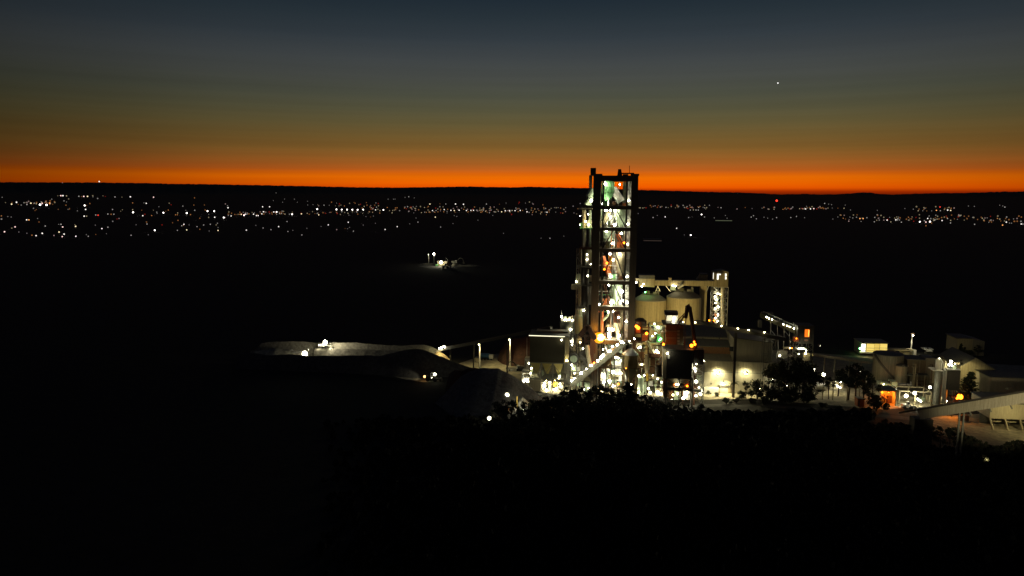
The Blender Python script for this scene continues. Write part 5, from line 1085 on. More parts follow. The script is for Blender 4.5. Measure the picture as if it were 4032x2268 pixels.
MB().tube([(b.x,b.y+6,0),(b.x,b.y+6,c.z)], .4, 8).build('pole', white, T); MB().box(b.x-1.4,b.x+1.2,b.y+5.6,b.y+6.2,c.z,c.z+.5).build('lamp_arm', rust, T); mb = MB().ball((b.x,b.y+4.6,c.z-.6),.35,0,8,5); mb.build('lamp_head', lw, T); spot(T,(b.x,b.y+3.5,c.z-1.2),(b.x,b.y+6,c.z-14),3000,W_COL,70)
b = G(3655,1396); T = thing('low_store', 'small lit open store with a pale curved roof edge', 'shed', (b.x,b.y,0)); MB().pb(3638,1374,3676,1377,b.y,5).build('roof', white, T); MB().pb(3640,1377,3674,None,b.y+3,.5).build('wall', steel, T); MB().pb(3650,1380,3672,1384,b.y,3).build('shelf', white, T)
flood(T, P(3652,1372,b.y-4), P(3655,1384,b.y+2), 350, W_COL, 120)
# round tanks
brownwall = mat('brown_cladding', (0.17,0.135,0.085), .75, 0, .3, .3, True); darktank = mat('dark_tank', (0.19,0.18,0.13), .7, .1, .15, .35, True)
def tank(x0, x1, yt, yb, lab, m, stair=False, name='round_tank'):
    b = G((x0+x1)/2, yb); r = (x1-x0)/2/F*(b-CAMP).length; Y = b.y + r; c = P((x0+x1)/2, yt, Y)
    T = thing(name, lab, 'tank', (c.x, Y, 0), 'round tanks of the right works')
    MB().lathe(c.x, Y, [(r,0),(r,c.z)], 36).build('shell', m, T); MB().lathe(c.x, Y, [(r+.1,c.z+.01),(r+.1,c.z+.25),(r*.1,c.z+1.2)], 36).build('roof', roofm, T)
    if stair:
        mb = MB()
        for k in range(26):
            t0 = math.pi + .25 + k*.055; t1 = t0 + .055; za = c.z*(1-.03*k) ; zb2 = c.z*(1-.03*(k+1))
            mb.beam((c.x+(r+.35)*math.cos(t0), Y+(r+.35)*math.sin(t0), za), (c.x+(r+.35)*math.cos(t1), Y+(r+.35)*math.sin(t1), zb2), .7, .9)
        mb.build('spiral_stair', darksteel, T)
    return T, Vector((c.x, Y, c.z)), r
K1, k1, kr = tank(3450,3548,1393,1512,'large dark round tank with a spiral stair and a pale lit left edge', darktank, True)
T2, k2, kr2 = tank(3531,3568,1440,1520,'narrow pale tank squeezed right of the spiral stair tank', cream)
T = thing('flood_mast', 'mast with floodlights left of the spiral stair tank', 'lamp post', (P(3405,1500,k1.y-20).x, k1.y-22, 0)); c = Vector((T.location.x, k1.y-22, 9)); MB().tube([(c.x,c.y,0),c], .12, 6).build('pole', galv, T); flood(T, c, (k1.x-12, k1.y-2, 5), 2600, Y_COL, 60)
b = G(3610,1522); YJ = b.y
T = thing('process_block', 'grey stepped process block behind the twin white floodlights', 'building', (P(3610,1500,YJ).x, YJ+6, 0))
MB().pb(3572,1418,3645,1476,YJ+6,10).build('upper_wall', brownwall, T); MB().pb(3640,1410,3680,1520,YJ+8,8).build('side_wall', greywall, T); MB().pb(3584,1482,3660,1522,YJ+3,9).build('middle_wall', brownwall, T); MB().pb(3545,1476,3660,1482,YJ+2,12).build('deck', steel, T); MB().pb(3556,1522,3664,None,YJ,8).build('lower_wall', greywall, T)
MB().pb(3570,1416,3647,1418,YJ+5.5,11).build('roof', roofm, T)
for x in (3572,3600,3628): MB().pb(x,1476,x+2,None,YJ+2.2,.3).build('post', steel, T)
MB().pb(3594,1425,3596,1474,YJ+5.7,.2).build('pipe', steel, T); MB().pb(3620,1420,3622,1476,YJ+5.6,.2).build('pipe', concrete, T); MB().pb(3610,1483,3612,1520,YJ+2.7,.2).build('pipe', steel, T)
MB().tube([P(3575,1440,YJ+5), P(3568,1460,YJ+4), P(3568,1500,YJ+3)], .3, 8).build('pipe', galv, T)
b = G(3510,1545); YL = b.y
T = thing('office_row', 'row of three pale green cabins above the orange lit bay', 'cabin', (b.x,YL+3,0))
for x0,x1,y0,y1,m in ((3466,3484,1508,1530,palegreen),(3486,3507,1512,1532,palegreen),(3511,3534,1504,1527,palegreen)): MB().pb(x0,y0,x1,y1,YL,5).build('cabin', m, T)
MB().pb(3462,1530,3536,1536,YL-.3,6).build('deck', galv, T); MB().pb(3464,1536,3534,None,YL+5,.4).build('back_wall', steel, T)
MB().pb(3494,1516,3500,1519,YL-.1,.08).build('window', glassd, T); MB().pb(3475,1511,3482,1528,YL-.1,.08).build('lit_door', glow('pale_door_light',(1,.9,.6),.8), T)
lamp(T, 3480, 1513, YL-1, 2.2, ly); lamp(T, 3530, 1531, YL-1.5, 3, lsoft)
flood(T, P(3500,1504,YL-10), P(3505,1525,YL), 1500, Y_COL, 130)
b = G(3497,1597); YZ = b.y
T = thing('orange_bay', 'open loading bay glowing deep orange inside', 'building', (b.x, YZ+4, 0))
MB().pb(3467,1540,3527,None,YZ+6,.4).build('back_wall', cream, T); MB().pb(3526,1540,3529,None,YZ,6.4).build('side_wall', cream, T); MB().pb(3465,1535,3531,1540,YZ-.5,7.5).build('roof', steel, T); MB().pb(3480,1553,3484,None,YZ+4,.5).build('pillar', rust, T)
MB().pb(3495,1560,3512,None,YZ+4,1.8).build('hopper_body', rust, T); MB().tube([P(3472,1560,YZ+3), P(3490,1570,YZ+3), P(3494,1592,YZ+3)], .5, 8).build('hose', rust, T)
lamp(T, 3474, 1545, YZ+4, 3, lo_); flood(T, P(3497,1542,YZ+1), P(3500,1580,YZ+6), 5000, (1,.20,.01), 150, lo_, .3); flood(T, P(3500,1545,YZ), P(3495,1610,YZ-5), 3500, (1,.22,.01), 130, lo_, .3)
crate('small_store', 'small orange lit hut left of the loading bay', 'hut', 3376,1572,3402,1602, 4, orangep)
b = G(3392,1612); T = thing('lamp_post', 'short post with a shaded orange lamp by the small hut', 'lamp post', (b.x+4,b.y-3,0)); c = Vector((b.x+4,b.y-3,4.5)); MB().tube([(c.x,c.y,0),c], .1, 6).build('pole', rust, T); flood(T, c, (b.x,b.y+2,1.5), 130, (1,.3,.03), 110, lo_, .12)
# floodlit portal frame and loader
b = G(3600,1595); YPF = b.y
T = thing('portal_frame', 'open steel portal with two glaring round floodlights', 'frame', (b.x, YPF, 0))
mb = MB(); frame_xyz(mb, 3541, 3665, 1540, None, YPF, 8, 3, (), .5, False); mb.build('frame', cream, T)
MB().pb(3541,1513,3590,1516,YPF-1,1.5).build('walkway', galv, T); MB().pb(3586,1503,3589,1516,YPF-1,.5).build('handrail', galv, T); MB().pb(3616,1542,3652,1546,YPF+4,.6).build('beam', white, T); MB().pb(3606,1565,3640,None,YPF+7,3).build('machine', palegreen, T); MB().pb(3650,1555,3664,None,YPF+5,3).build('machine', cream, T); MB().pb(3545,1560,3600,None,YPF+9,.5).build('back_wall', greywall, T)
lamps(T, [(3568,1559,-2,9.5),(3602,1548,-1,8.5),(3613,1571,-1,4.5),(3618,1575,-1,4.5),(3626,1580,-1,4.5),(3662,1525,-.5,6.5)], YPF)
flood(T, P(3590,1545,YPF-3), P(3600,1600,YPF-1), 900, Y_COL, 140)
b = G(3576,1608); L3 = loader((b.x,b.y,0), .85, 'white lit loader parked under the floodlit portal', white); flood(L3, (b.x+1,b.y-6,7), (b.x,b.y,1.5), 420, W_COL, 90)
# pipe racks and ladders over the works
T = thing('pipe_rack', 'tangle of thin pipes and ladders running before the grey process block', 'pipe rack', (P(3600,1530,YJ).x, YJ-4, 0))
for k in range(16):
    x = 3548 + rm.random()*125; y = 1430 + rm.random()*90; p_ = P(x, y, YJ-2+rm.random()*3); q_ = P(x+rm.uniform(-30,30), y, YJ-2) if k % 3 else p_
    MB().tube([(p_.x,p_.y,0), p_, (q_.x,p_.y,p_.z)] if k % 3 else [(p_.x,p_.y,0), p_], .16, 6).build('pipe', rm.choice([steel, galv, cream, rust]), T)
for x, y0 in ((3552,1440),(3655,1440),(3582,1484)):
    mb = MB(); 
    for j in range(14): mb.pb(x, y0+j*5, x+5, y0+1+j*5, YJ-2.5, .1)
    mb.pb(x-.5,y0-4,x+.4,None,YJ-2.6,.12); mb.pb(x+4.6,y0-4,x+5.5,None,YJ-2.6,.12); mb.build('ladder', steel, T)
# twin silver silos and black bin
b = G(3700,1592); YU = b.y
T = thing('silver_silo', 'pair-topped slender silver silo with a platform and lamp', 'silo', (b.x,YU,0))
c = P(3694,1500,YU); MB().lathe(c.x, YU, [(1.6,0),(1.6,P(3694,1462,YU).z)], 20).build('shell', steel, T); c = P(3722,1500,YU+2); MB().lathe(c.x, YU+2, [(1.2,0),(1.2,P(3722,1450,YU+2).z)], 16).build('slim_shell', galv, T)
MB().pb(3676,1458,3714,1462,YU-2.5,6).build('platform', white, T); c = P(3695,1440,YU); MB().lathe(c.x, YU, [(1.3,P(3695,1457.9,YU).z),(1.3,P(3695,1417,YU).z),(.6,P(3695,1410,YU).z)], 16).build('filter_head', white, T)
mb = MB(); mb.tube([P(3706,1420,YU-1), P(3714,1424,YU-1), P(3714,1452,YU-1), P(3722,1458,YU-1)], .22, 8); mb.build('bent_pipe', white, T)
lamp(T, 3699, 1411, YU-1, 3, lsoft); flood(T, P(3712,1405,YU-9), P(3694,1440,YU), 700, Y_COL, 60)
T = thing('black_bin', 'black square bin with a glaring lamp on its roof', 'bin', (P(3755,1500,YU).x,YU,0))
MB().pb(3731,1458,3780,1535,YU,7).build('body', darksteel, T); mb = MB(); frame_xyz(mb,3732,3779,1535,None,YU+.2,6,2,(),.4); mb.build('leg_frame', darksteel, T)
MB().pb(3728,1455,3783,1458,YU-.4,8).build('roof', galv, T); MB().pb(3754,1440,3766,1455,YU+1,2).build('roof_machine', palegreen, T); a, b2, c2 = P(3716,1455,YU+2), P(3734,1455,YU+2), P(3724,1419,YU+2); MB().prism([(a.x,a.z),(b2.x,a.z),(c2.x,c2.z)], YU+2, YU+5).build('gable_cowl', cream, T)
MB().pb(3768,1428,3778,1436,YU+1,1).build('roof_box', cream, T); lamp(T, 3745, 1424, YU-.5, 7.5, lw); lamp(T, 3738, 1436, YU-.5, 6, lw); lamp(T, 3748, 1440, YU-1, 4, lw); lamp(T, 3760,1432,YU-.5,2.4,ly)
flood(T, P(3786,1420,YU-2), P(3800,1450,YU+12), 800, Y_COL, 90)
b = G(3770,1590); YI = b.y
T = thing('burner_stand', 'orange glowing lamp stand under the black bin', 'machine', (b.x,YI,0)); MB().pb(3745,1562,3782,1566,YI+1,3).build('platform', rust, T); MB().pb(3752,1566,3756,None,YI+1,.5).build('leg', rust, T); MB().pb(3774,1566,3778,None,YI+1,.5).build('leg', rust, T); MB().pb(3758,1568,3772,None,YI+2,2).build('drum', rust, T)
lamp(T, 3780, 1562, YI-1.2, 10, lo_); lamp(T, 3768, 1569, YI, 3.5, lo_); lamp(T, 3727, 1579, YI-.5, 4.5, lw); lamp(T, 3695, 1569, YI, 2.4, ly); lamp(T, 3710, 1571, YI, 2.2, glow('pink_light',(1,.4,.3),3))
flood(T, P(3790,1556,YI-2), P(3760,1580,YI+3), 2600, (1,.25,.01), 140, lo_, .25)
b = G(3850,1572); YGB = b.y + 14
T = thing('gable_hall', 'tall gabled hall with a pale lit left wall', 'building', (P(3850,1500,YGB).x, YGB+10, 0))
A, M, B = P(3778,1500,YGB).x, P(3832,1500,YGB).x, P(3925,1500,YGB).x; ze, zr = P(3780,1443,YGB).z, P(3832,1409,YGB).z
MB().prism([(A,0),(B,0),(B,ze-2),(M,zr),(A,ze)], YGB, YGB+24).build('wall', mat('pale_hall_sheet', (.27,.235,.145), .75, 0, .25, .3, True), T); mb = MB(); mb.beam((A-.4,YGB+12,ze+.1),(M,YGB+12,zr+.15),25,.25); mb.beam((M,YGB+12,zr+.15),(B+.4,YGB+12,ze-1.9),25,.25); mb.build('roof', roofm, T)
flood(T, P(3788,1432,YGB-9), P(3794,1470,YGB), 7000, Y_COL, 76)
b = G(3965,1580); YBW = b.y
T = thing('grey_block', 'plain grey flat roofed building behind the long gallery', 'building', (P(3965,1530,YBW).x, YBW+8, 0)); MB().pb(3899,1490,4090,None,YBW,14).build('wall', greywall, T); MB().pb(3897,1487.5,4092,1490,YBW-.3,14.6).build('roof', roofm, T); MB().pb(3983,1516,3992,1526,YBW-.2,.18).build('vent', galv, T)
flood(T, P(3965,1530,YBW-26), P(3970,1520,YBW), 450, Y_COL, 120)
b = G(3820,1400); YHS = b.y
T = thing('gabled_shed', 'pale shed with a gable end far behind, half hidden by trees', 'shed', (b.x, YHS+6, 0)); A, M, B = P(3767,1370,YHS).x, P(3828,1370,YHS).x, P(3876,1370,YHS).x; z1, z2, z3 = P(3768,1335,YHS).z, P(3828,1333,YHS).z, P(3876,1345,YHS).z
MB().prism([(A,0),(M,0),(M,z2),(A,z1)], YHS, YHS+14).build('wall', cream, T); MB().prism([(M+.01,0),(B,0),(B,z3),(M+.01,z2)], YHS, YHS+14).build('wing', greywall, T); MB().pb(3765,1331.5,3829,1334,YHS-.5,15).build('roof', roofm, T)
flood(T, P(3800,1370,YHS-22), P(3815,1350,YHS), 900, Y_COL, 90)
# the big gallery on the right and the store under it
YE0, YE1 = 285.0, 246.0
p, q = P(3552,1643,YE0), P(4150,1546,YE1)
T = thing('enclosed_gallery', 'massive enclosed conveyor gallery climbing out of the picture at the right', 'conveyor', (p.x,p.y,0))
MB().beam(p+(q-p)*.15, q, 3.4, 3.4).build('gallery', mat('pale_gallery_sheet', (.44,.40,.30), .7, 0, .25, .3, True), T); MB().beam(p+Vector((0,0,2.05)), q+Vector((0,0,2.05)), 4.6, .6).build('gallery_roof', darksteel, T)
d = (q-p); s_ = p + d*.12; MB().box(s_.x-1.2, s_.x+5.2, s_.y-1, s_.y+4, 0, s_.z-1.5).build('pier', darksteel, T)
for t in (.50,.63,.76,.9):
    s_ = p + d*t; mb = MB(); mb.beam(s_+Vector((-.2,1.5,-1.6)), s_+Vector((1.0,1.5,-3.6)), .4); mb.build('bracket', steel, T)
s_ = p + d*.47; mb = MB(); mb.box(s_.x-2,s_.x-1.5,s_.y+.6,s_.y+1.1,0,s_.z-1.7); mb.box(s_.x-.6,s_.x-.1,s_.y+.6,s_.y+1.1,0,s_.z-1.7); mb.build('trestle', steel, T)
b = G(3960,1690); YQ2 = b.y
T = thing('open_store', 'long beige store with open bays between slanted columns', 'building', (b.x+10, YQ2+8, 0))
z0, z1 = P(3960,1650,YQ2).z, P(3960,1590,YQ2).z; A, B = P(3896,1650,YQ2).x, P(4230,1650,YQ2).x
MB().box(A,B,YQ2,YQ2+16,z0,z1).build('wall', cream, T); MB().box(A-.5,B+.5,YQ2-.4,YQ2+16.5,z1+.01,z1+.4).build('roof', roofm, T); MB().box(A,B,YQ2+8,YQ2+8.4,0,z0-.01).build('back_wall', steel, T)
x = A
while x < B:
    mb = MB(); mb.beam((x+.3,YQ2+.3,z0), (x+.9,YQ2-1.6,0), .55); mb.build('column', cream, T)
    mb = MB(); mb.beam((x+5.2,YQ2+4,z0), (x+3.2,YQ2+4,0), .5); mb.build('inner_column', darksteel, T)
    mb = MB(); mb.box(x+.9,x+4.6,YQ2+.2,YQ2+.4,z0-1.35,z0-1.0); mb.build('rail_beam', cream, T); x += 5.6
c = G(4100,1735); T = thing('lamp_post', 'tall yard lamp post just beyond the right picture edge', 'lamp post', (c.x,c.y,0)); T['label'] = 'tall unseen lamp post lighting the gravel yard by the open store'; MB().tube([(c.x,c.y,0),(c.x,c.y,13)], .15, 8).build('pole', galv, T); flood(T, (c.x-.6,c.y,12.8), (c.x-8,c.y+3,0), 16000, Y_COL, 145)
flood(T, (c.x-.6,c.y+.5,12.6), (c.x-14,c.y+30,6), 3000, Y_COL, 100)
c = G(4140,2120); T = thing('lamp_post', 'added unseen lamp post in the near bushland lighting the gallery', 'lamp post', (c.x,c.y,0)); MB().tube([(c.x,c.y,0),(c.x,c.y,17)], .18, 8).build('pole', galv, T); flood(T, (c.x-.6,c.y+.6,16.8), P(3940,1580,262), 60000, (1,.86,.5), 44)  # out-of-view floodlight added only to brighten the gallery front
b = G(3760,1650); T = thing('lamp_post', 'orange lamp lighting the ground under the gallery', 'lamp post', (b.x,b.y+3,0)); MB().tube([(b.x,b.y+3,0),(b.x,b.y+3,6)], .1, 6).build('pole', rust, T); flood(T, (b.x,b.y+2.6,5.8), (b.x-1,b.y,0), 2600, (1,.27,.02), 150, lo_, .2)
for x in (3785,3805): 
    b = G(x,1655); own('steel_drum', MB().lathe(b.x,b.y,[(.9,0),(.9,2.2),(.7,2.3)],14), rust, ('rusty drum under the gallery, nearer the pier' if x < 3800 else 'rusty drum under the gallery, nearer the beige store'), 'drum')
b = G(3881,1826); T = thing('lit_hut', 'small isolated hut with one warm lit front in the dark foreground', 'hut', (b.x,b.y,0)); MB().pb(3868,1806,3893,None,b.y,4).build('wall', cream, T); MB().pb(3866,1803,3895,1806,b.y-1,5.5).build('roof', darksteel, T); flood(T, P(3886,1806,b.y-2.5), P(3880,1818,b.y), 900, Y_COL, 100, r=.15)
# parked vehicles and lamps behind the right trees
b = G(3252,1542); T = thing('tank_trailer', 'pale round ended tanker trailer behind the trees', 'trailer', (b.x,b.y,0)); a, e = P(3213,1520,b.y), P(3248,1520,b.y); MB().tube([(a.x,b.y,2.6),(e.x,b.y,2.6)], 1.7, 16).build('tank', white, T); MB().box(a.x,e.x,b.y-1,b.y+1,.6,.95).build('chassis', darksteel, T)
for x in (a.x+1, e.x-2.4, e.x-1): MB().tube([(x,b.y-1.3,.5),(x,b.y-1,.5)], .5, 12).build('wheel', rubber, T)
b = G(3295,1530); T = thing('strip_light_shed', 'low shed with a slanted white strip light behind the trees', 'shed', (b.x,b.y,0)); MB().pb(3270,1500,3320,None,b.y+2,6).build('wall', cream, T); mb = MB(); mb.beam(P(3281,1512,b.y+1), P(3311,1528,b.y+1), .8); mb.build('strip_light', lsoft, T); flood(T, P(3290,1500,b.y-6), G(3290,1565), 1600, Y_COL, 150)
for i, (x, y, yb, r, lab) in enumerate([(3313,1471,1545,5,'white lamp on a pole above the strip light shed'),(3243,1475,1545,6,'white lamp on a pole by the tanker trailer'),(3308,1503,1548,4,'small bluish lamp on a short pole by the strip light shed'),(3390,1463,1545,3.5,'small white lamp on a pole by the round tank'),(3205,1455,1545,4,'dim lamp on a pole at the edge of the tree clump'),(3060,1545,1565,4,'low lamp shining through the tree clump')]):
    b = G(x, yb); c = P(x, y, b.y); T = thing('lamp_post', lab, 'lamp post', (b.x,b.y,0)); MB().tube([(b.x,b.y+.7,0),(b.x,b.y+.7,c.z)], .1, 6).build('pole', galv, T); lamp_at(T, c, r/F*c.length, lw, 'lamp_head')
# ------------------------------------------------------------------ trees
tr = random.Random(21)
def leaf_cards(mb, c, r, n, size, sq=.8):
    for _ in range(n):
        d = Vector((tr.gauss(0,1), tr.gauss(0,1), tr.gauss(0,1))).normalized()*(tr.random()**.5)
        p = c + Vector((d.x*r, d.y*r, d.z*r*sq)); a = Vector((tr.uniform(-1,1),tr.uniform(-1,1),tr.uniform(-1,1))).normalized()
        b = a.cross(Vector((tr.uniform(-1,1),tr.uniform(-1,1),tr.uniform(-1,1)))).normalized(); s = size*tr.uniform(.6,1.3)
        mb.add([p-a*s, p+b*s*.5, p+a*s, p-b*s*.5], [(0,1,2,3)])
def tree_proto(kind):
    T = bpy.data.objects.new('tree', None); COL.objects.link(T); T['category'] = 'tree'; T['label'] = 'tree'
    tk = MB(); cr = MB()
    if kind in ('gum', 'gum_open', 'gum_wide'):
        hgt = 10.0; lean = tr.uniform(-.6,.6); tk.tube([(0,0,0),(lean*.3,.1,hgt*.3),(lean,.2,hgt*.62),(lean*1.2,.1,hgt*.82)], .26, 8, 0, .08)
        nc = {'gum':17,'gum_open':12,'gum_wide':18}[kind]; wd = {'gum':2.7,'gum_open':3.1,'gum_wide':4.2}[kind]
        for k in range(nc):
            t = tr.random(); a = tr.uniform(0, 2*math.pi); zz = hgt*(.42 + .55*t); rr = wd*(1.05 - abs(t-.4))*tr.uniform(.35,1)
            c = Vector((lean*t+rr*math.cos(a), rr*math.sin(a), zz)); tk.tube([(lean*t*.6,.1,hgt*(.3+.35*t)), c - Vector((0,0,.5))], .09, 5, 0, .03)
            leaf_cards(cr, c, tr.uniform(.8,1.45), 62, .34, .7)
    elif kind == 'bush':
        tk.tube([(0,0,0),(.1,0,1.2),(0,.1,2.4)], .18, 7, 0, .08)
        for k in range(15):
            a = tr.uniform(0,6.28); rr = tr.uniform(.2,1.7); z = tr.uniform(1.0,3.6)*(1-.18*rr); leaf_cards(cr, Vector((rr*math.cos(a), rr*math.sin(a), z)), tr.uniform(.6,1.0), 55, .26, .9)
            tk.tube([(0,0,.8),(rr*math.cos(a)*.7, rr*math.sin(a)*.7, z*.85)], .06, 5, 0, .02)
    elif kind == 'cypress':
        tk.tube([(0,0,0),(0,0,5),(0,0,10)], .25, 7, 0, .05)
        for k in range(30):
            z = .8 + 9.4*k/30; w_ = 1.5*(1 - (z/10.6)**1.6) + .15; a = tr.uniform(0,6.28); leaf_cards(cr, Vector((w_*.4*math.cos(a), w_*.4*math.sin(a), z)), w_*.85, 50, .26, 1.0)
    elif kind == 'palm':
        tk.tube([(0,0,0),(.1,0,2),(.15,0,4)], .25, 8, 0, .2)
        for k in range(30):
            a = tr.uniform(0,6.28); up = tr.uniform(-.2,1.1); L_ = tr.uniform(1.6,2.4); pr = Vector((.15,0,4))
            for j in range(7):
                t = (j+1)/7; q = Vector((.15+L_*t*math.cos(a), L_*t*math.sin(a), 4+up*L_*t*.8-1.3*t*t)); s = Vector((-math.sin(a),math.cos(a),0))*.22*(1.1-t)
                cr.add([pr-s, q-s*.7, q+s*.7, pr+s], [(0,1,2,3)]); pr = q
    tk.build('trunk', barkm, T); cr.build('crown', leafm if kind != 'cypress' else leaf2, T)
    return T
PROTO = {k: [tree_proto(k) for _ in range(n)] for k, n in (('gum',3),('gum_open',2),('gum_wide',2),('bush',2),('cypress',1),('palm',1))}
PH = {'gum':10.4,'gum_open':10.4,'gum_wide':10.4,'bush':4.3,'cypress':10.6,'palm':5.0}
used = set()
def tree(x, yt, yb, kind, label, group=None, wide=1.0, Y=None):
    """top and foot of the tree in the photo (the foot may be hidden)"""
    b = G(x, yb) if Y is None else Vector((P(x, yt, Y).x, Y, 0)); top = P(x, yt, b.y); s = max(.25, top.z/PH[kind])
    k = tr.choice(PROTO[kind])
    if id(k) in used: o = copy_tree(k)
    else: o = k; used.add(id(k))
    o.location = (b.x, b.y, 0); o.scale = (s*wide, s*wide, s); o.rotation_euler = (0, 0, tr.uniform(0, 6.28))
    o.name = {'bush':'bush','cypress':'cypress_tree','palm':'palm_tree'}.get(kind,'gum_tree'); o['label'] = label; o['category'] = {'bush':'bush','palm':'palm'}.get(kind,'tree')
    if group: o['group'] = group
    elif 'group' in o: del o['group']
    return o
G1 = 'trees before the tower foot'; L1_ = 'dark gum tree silhouetted before the lit tower foot'
for x, yt, yb, k, w_ in [(2185,1552,1650,'gum',1),(2215,1535,1640,'gum',1),(2240,1522,1640,'gum_open',.9),(2262,1530,1650,'gum',1),(2285,1524,1640,'gum_wide',.9),(2318,1535,1650,'gum',1),(2345,1512,1640,'gum_wide',1),(2375,1518,1650,'gum',1.1),(2412,1532,1650,'gum_wide',.9),(2436,1538,1650,'gum',1),(2500,1545,1650,'gum',1),(2150,1560,1660,'gum_wide',1),(2120,1572,1660,'gum',1),(2530,1552,1660,'gum_wide',.8),(2305,1560,1680,'gum_wide',1.1),(2390,1558,1680,'gum_wide',1.1),(2225,1568,1690,'gum_wide',1.1),(2460,1560,1680,'gum_wide',1)]:
    tree(x, yt, yb, k, L1_, G1, w_)
for x in range(2110, 2640, 21):
    tree(x + tr.uniform(-6,6), (1578 if x > 2250 else 1556) + (x-2110)*.03 + tr.uniform(-10,8) - (8 if 2180 < x < 2460 else 0), 1640 + tr.uniform(-8,20), 'bush', 'dark shrub in the thick belt before the works', 'shrub belt before the works', tr.uniform(.9,1.3))
tree(2468,1497,1640,'cypress','dark pointed tree rising before the small bin',None,2.0)
tree(2482,1512,1642,'gum','narrow dark tree touching the pointed tree before the small bin',None,.7)
for i, (x, yt, yb, k, w_) in enumerate([(2555,1562,1665,'gum_wide',1),(2590,1572,1670,'gum_wide',1),(2640,1582,1675,'gum_wide',1),(2700,1588,1680,'gum_wide',1),(2600,1585,1700,'gum_wide',1.2),(2760,1592,1690,'gum_wide',1)]):
    tree(x, yt, yb, k, 'low dark tree below the lit legs of the black filter', 'trees before the black filter', w_)
for x, yt, yb, k, w_ in [(1968,1572,1690,'gum_open',1),(1982,1590,1700,'gum',1),(2015,1566,1690,'gum_open',1),(2040,1610,1720,'gum_open',1.1),(2078,1572,1680,'gum_open',1.1),(2100,1585,1690,'gum',1.1),(1950,1640,1740,'gum_wide',1),(2010,1632,1740,'gum_wide',1),(2060,1668,1760,'gum_wide',1.1),(2110,1640,1740,'gum_wide',1),(1975,1660,1760,'gum_wide',1)]:
    tree(x, yt, yb, k, 'thin dark gum tree around the lit white shed', 'trees around the lit shed', w_)
# before the hall
tree(2889,1493,1566,'palm','small palm with drooping fronds before the hall doorway',None,.9)
tree(2790,1534,1553,'bush','small round dark bush on the pale apron by the dock',None,1.1)
tree(2822,1540,1560,'bush','wider round dark bush between the dock and the bright doorway',None,1.4)
tree(2937,1500,1568,'gum','narrow dark tree left of the round tree before the hall',None,.9)
tree(2982,1476,1572,'bush','large round crowned tree before the hall',None,.85)
tree(2920,1530,1570,'bush','low bush at the foot of the small palm',None,1.2)
G2 = 'tree clump right of the hall'
for x, yt, yb, k, w_ in [(3040,1430,1572,'gum',1),(3068,1415,1575,'gum_open',1.1),(3100,1402,1578,'gum_open',.9),(3130,1412,1578,'gum',1.1),(3160,1405,1580,'gum_open',1),(3190,1425,1578,'gum_open',.9),(3090,1460,1582,'gum_wide',.9),(3165,1465,1585,'gum_wide',.9),(3035,1510,1580,'bush',1.3),(3110,1520,1585,'bush',1.5),(3080,1525,1584,'bush',1.5),(3180,1525,1586,'bush',1.5)]:
    tree(x, yt, yb, k, 'dark tree in the dense clump right of the hall' if k != 'bush' else 'dark low bush at the foot of the dense clump', G2, w_)
tree(3262,1475,1572,'gum_open','thin open tree between the trailer and the strip light shed',None,.9)
tree(3340,1440,1575,'gum_open','tall dark tree right of the strip light shed',None,1.1)
tree(3368,1430,1582,'gum_wide','broad dark tree with forked trunks near the small orange hut',None,.9)
tree(3400,1455,1580,'gum','dark tree between the broad tree and the round tank',None,1.1)
tree(3432,1490,1600,'gum_wide','dark tree left of the orange bay',None,.9)
tree(3450,1540,1618,'bush','dark bush against the edge of the orange bay',None,1.2)
tree(3300,1450,1560,'gum','dark tree behind the strip light shed',None,1.0)
for x, yt, yb, k, w_ in [(2860,1562,1590,'bush',1.5),(2900,1560,1586,'bush',1.6),(2960,1562,1588,'bush',1.6),(3010,1565,1592,'bush',1.6),(3240,1580,1606,'bush',1.8),(3300,1592,1618,'bush',1.6),(3370,1598,1630,'bush',1.6),(3420,1605,1640,'bush',1.6)]:
    tree(x, yt, yb, k, 'dark low bush along the near edge of the yard', 'bushes along the yard edge', w_)
tree(3812,1458,1578,'cypress','dark pointed tree against the pale gabled hall',None,2.4)
tree(3782,1350,1400,'cypress','dark pointed tree before the far gabled shed',None,1.8)
tree(3850,1358,1402,'gum_wide','dark spreading tree before the far gabled shed',None,1.0)
tree(3805,1368,1405,'bush','dark bush between the two trees of the far shed',None,1.6)
tree(3730,1372,1410,'gum_wide','dark tree left of the far gabled shed',None,1.0)
G3 = 'bushland before the gravel yard'
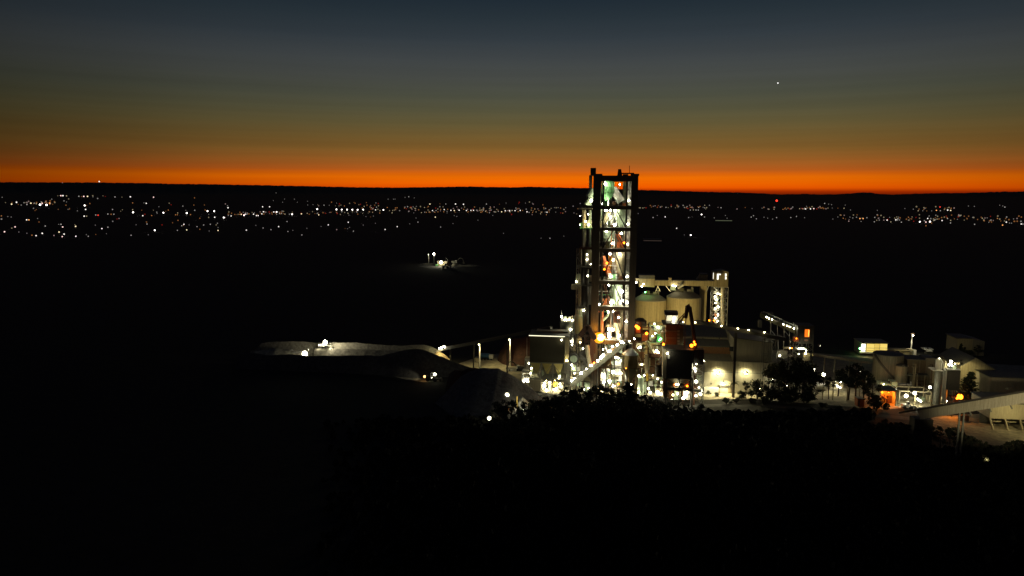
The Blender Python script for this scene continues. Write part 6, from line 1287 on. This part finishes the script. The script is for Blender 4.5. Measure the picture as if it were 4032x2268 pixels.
for x, yt, yb, k, w_ in [(3660,1672,1760,'gum_wide',1),(3700,1680,1770,'gum_wide',1),(3738,1678,1760,'gum',.9),(3757,1674,1760,'gum_open',.9),(3790,1692,1765,'bush',1.2),(3775,1708,1780,'gum_wide',1),(3810,1716,1790,'gum_wide',1),(3845,1730,1800,'gum_wide',1),(3875,1738,1800,'gum_wide',1),(3920,1754,1820,'gum_wide',1),(3960,1745,1830,'gum_wide',1),(3985,1730,1820,'gum_wide',1),(4015,1730,1830,'gum_wide',1),(4035,1738,1840,'gum_wide',1),(3620,1690,1780,'gum_wide',1),(3580,1668,1760,'gum_wide',1),(3530,1660,1750,'gum_wide',1),(3480,1650,1730,'gum_wide',1)]:
    tree(x, yt, yb, k, 'dark bushland tree below the pale gravel yard' if k != 'bush' else 'round dark bush standing up against the pale gravel yard', G3 if k != 'bush' else None, w_)
# the near bushland: one dense low mass nobody could count, in front of the works
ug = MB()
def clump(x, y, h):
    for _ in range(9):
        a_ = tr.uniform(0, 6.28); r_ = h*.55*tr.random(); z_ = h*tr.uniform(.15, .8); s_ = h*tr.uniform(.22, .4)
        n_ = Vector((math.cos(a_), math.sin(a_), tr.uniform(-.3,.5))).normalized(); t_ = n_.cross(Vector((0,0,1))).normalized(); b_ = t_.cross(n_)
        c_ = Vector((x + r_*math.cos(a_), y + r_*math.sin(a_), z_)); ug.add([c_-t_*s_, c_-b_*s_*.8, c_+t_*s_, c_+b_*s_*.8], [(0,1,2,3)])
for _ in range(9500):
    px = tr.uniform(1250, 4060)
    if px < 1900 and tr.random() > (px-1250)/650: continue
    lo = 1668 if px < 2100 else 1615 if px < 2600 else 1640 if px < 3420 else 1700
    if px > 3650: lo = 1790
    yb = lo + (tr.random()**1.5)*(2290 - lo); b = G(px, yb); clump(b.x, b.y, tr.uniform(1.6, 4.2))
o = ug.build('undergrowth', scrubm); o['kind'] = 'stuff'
for k, v in PROTO.items():
    for o in v:
        if id(o) not in used and o['label'] == 'tree':
            for ch in [c for c in list(COL.objects) if c.parent == o]: bpy.data.objects.remove(ch)
            bpy.data.objects.remove(o)
# ------------------------------------------------------------------ render settings
SC.view_settings.view_transform = 'Standard'; SC.view_settings.look = 'None'
SC.view_settings.exposure = 0.0; SC.view_settings.gamma = 1.0
cy = SC.cycles
cy.max_bounces = 5; cy.diffuse_bounces = 3; cy.glossy_bounces = 2; cy.transparent_max_bounces = 6
cy.sample_clamp_indirect = 4.0; cy.sample_clamp_direct = 0.0
cy.use_denoising = True
try: cy.denoiser = 'OPENIMAGEDENOISE'
except Exception: pass
cy.use_light_tree = True
cy.caustics_reflective = False; cy.caustics_refractive = False
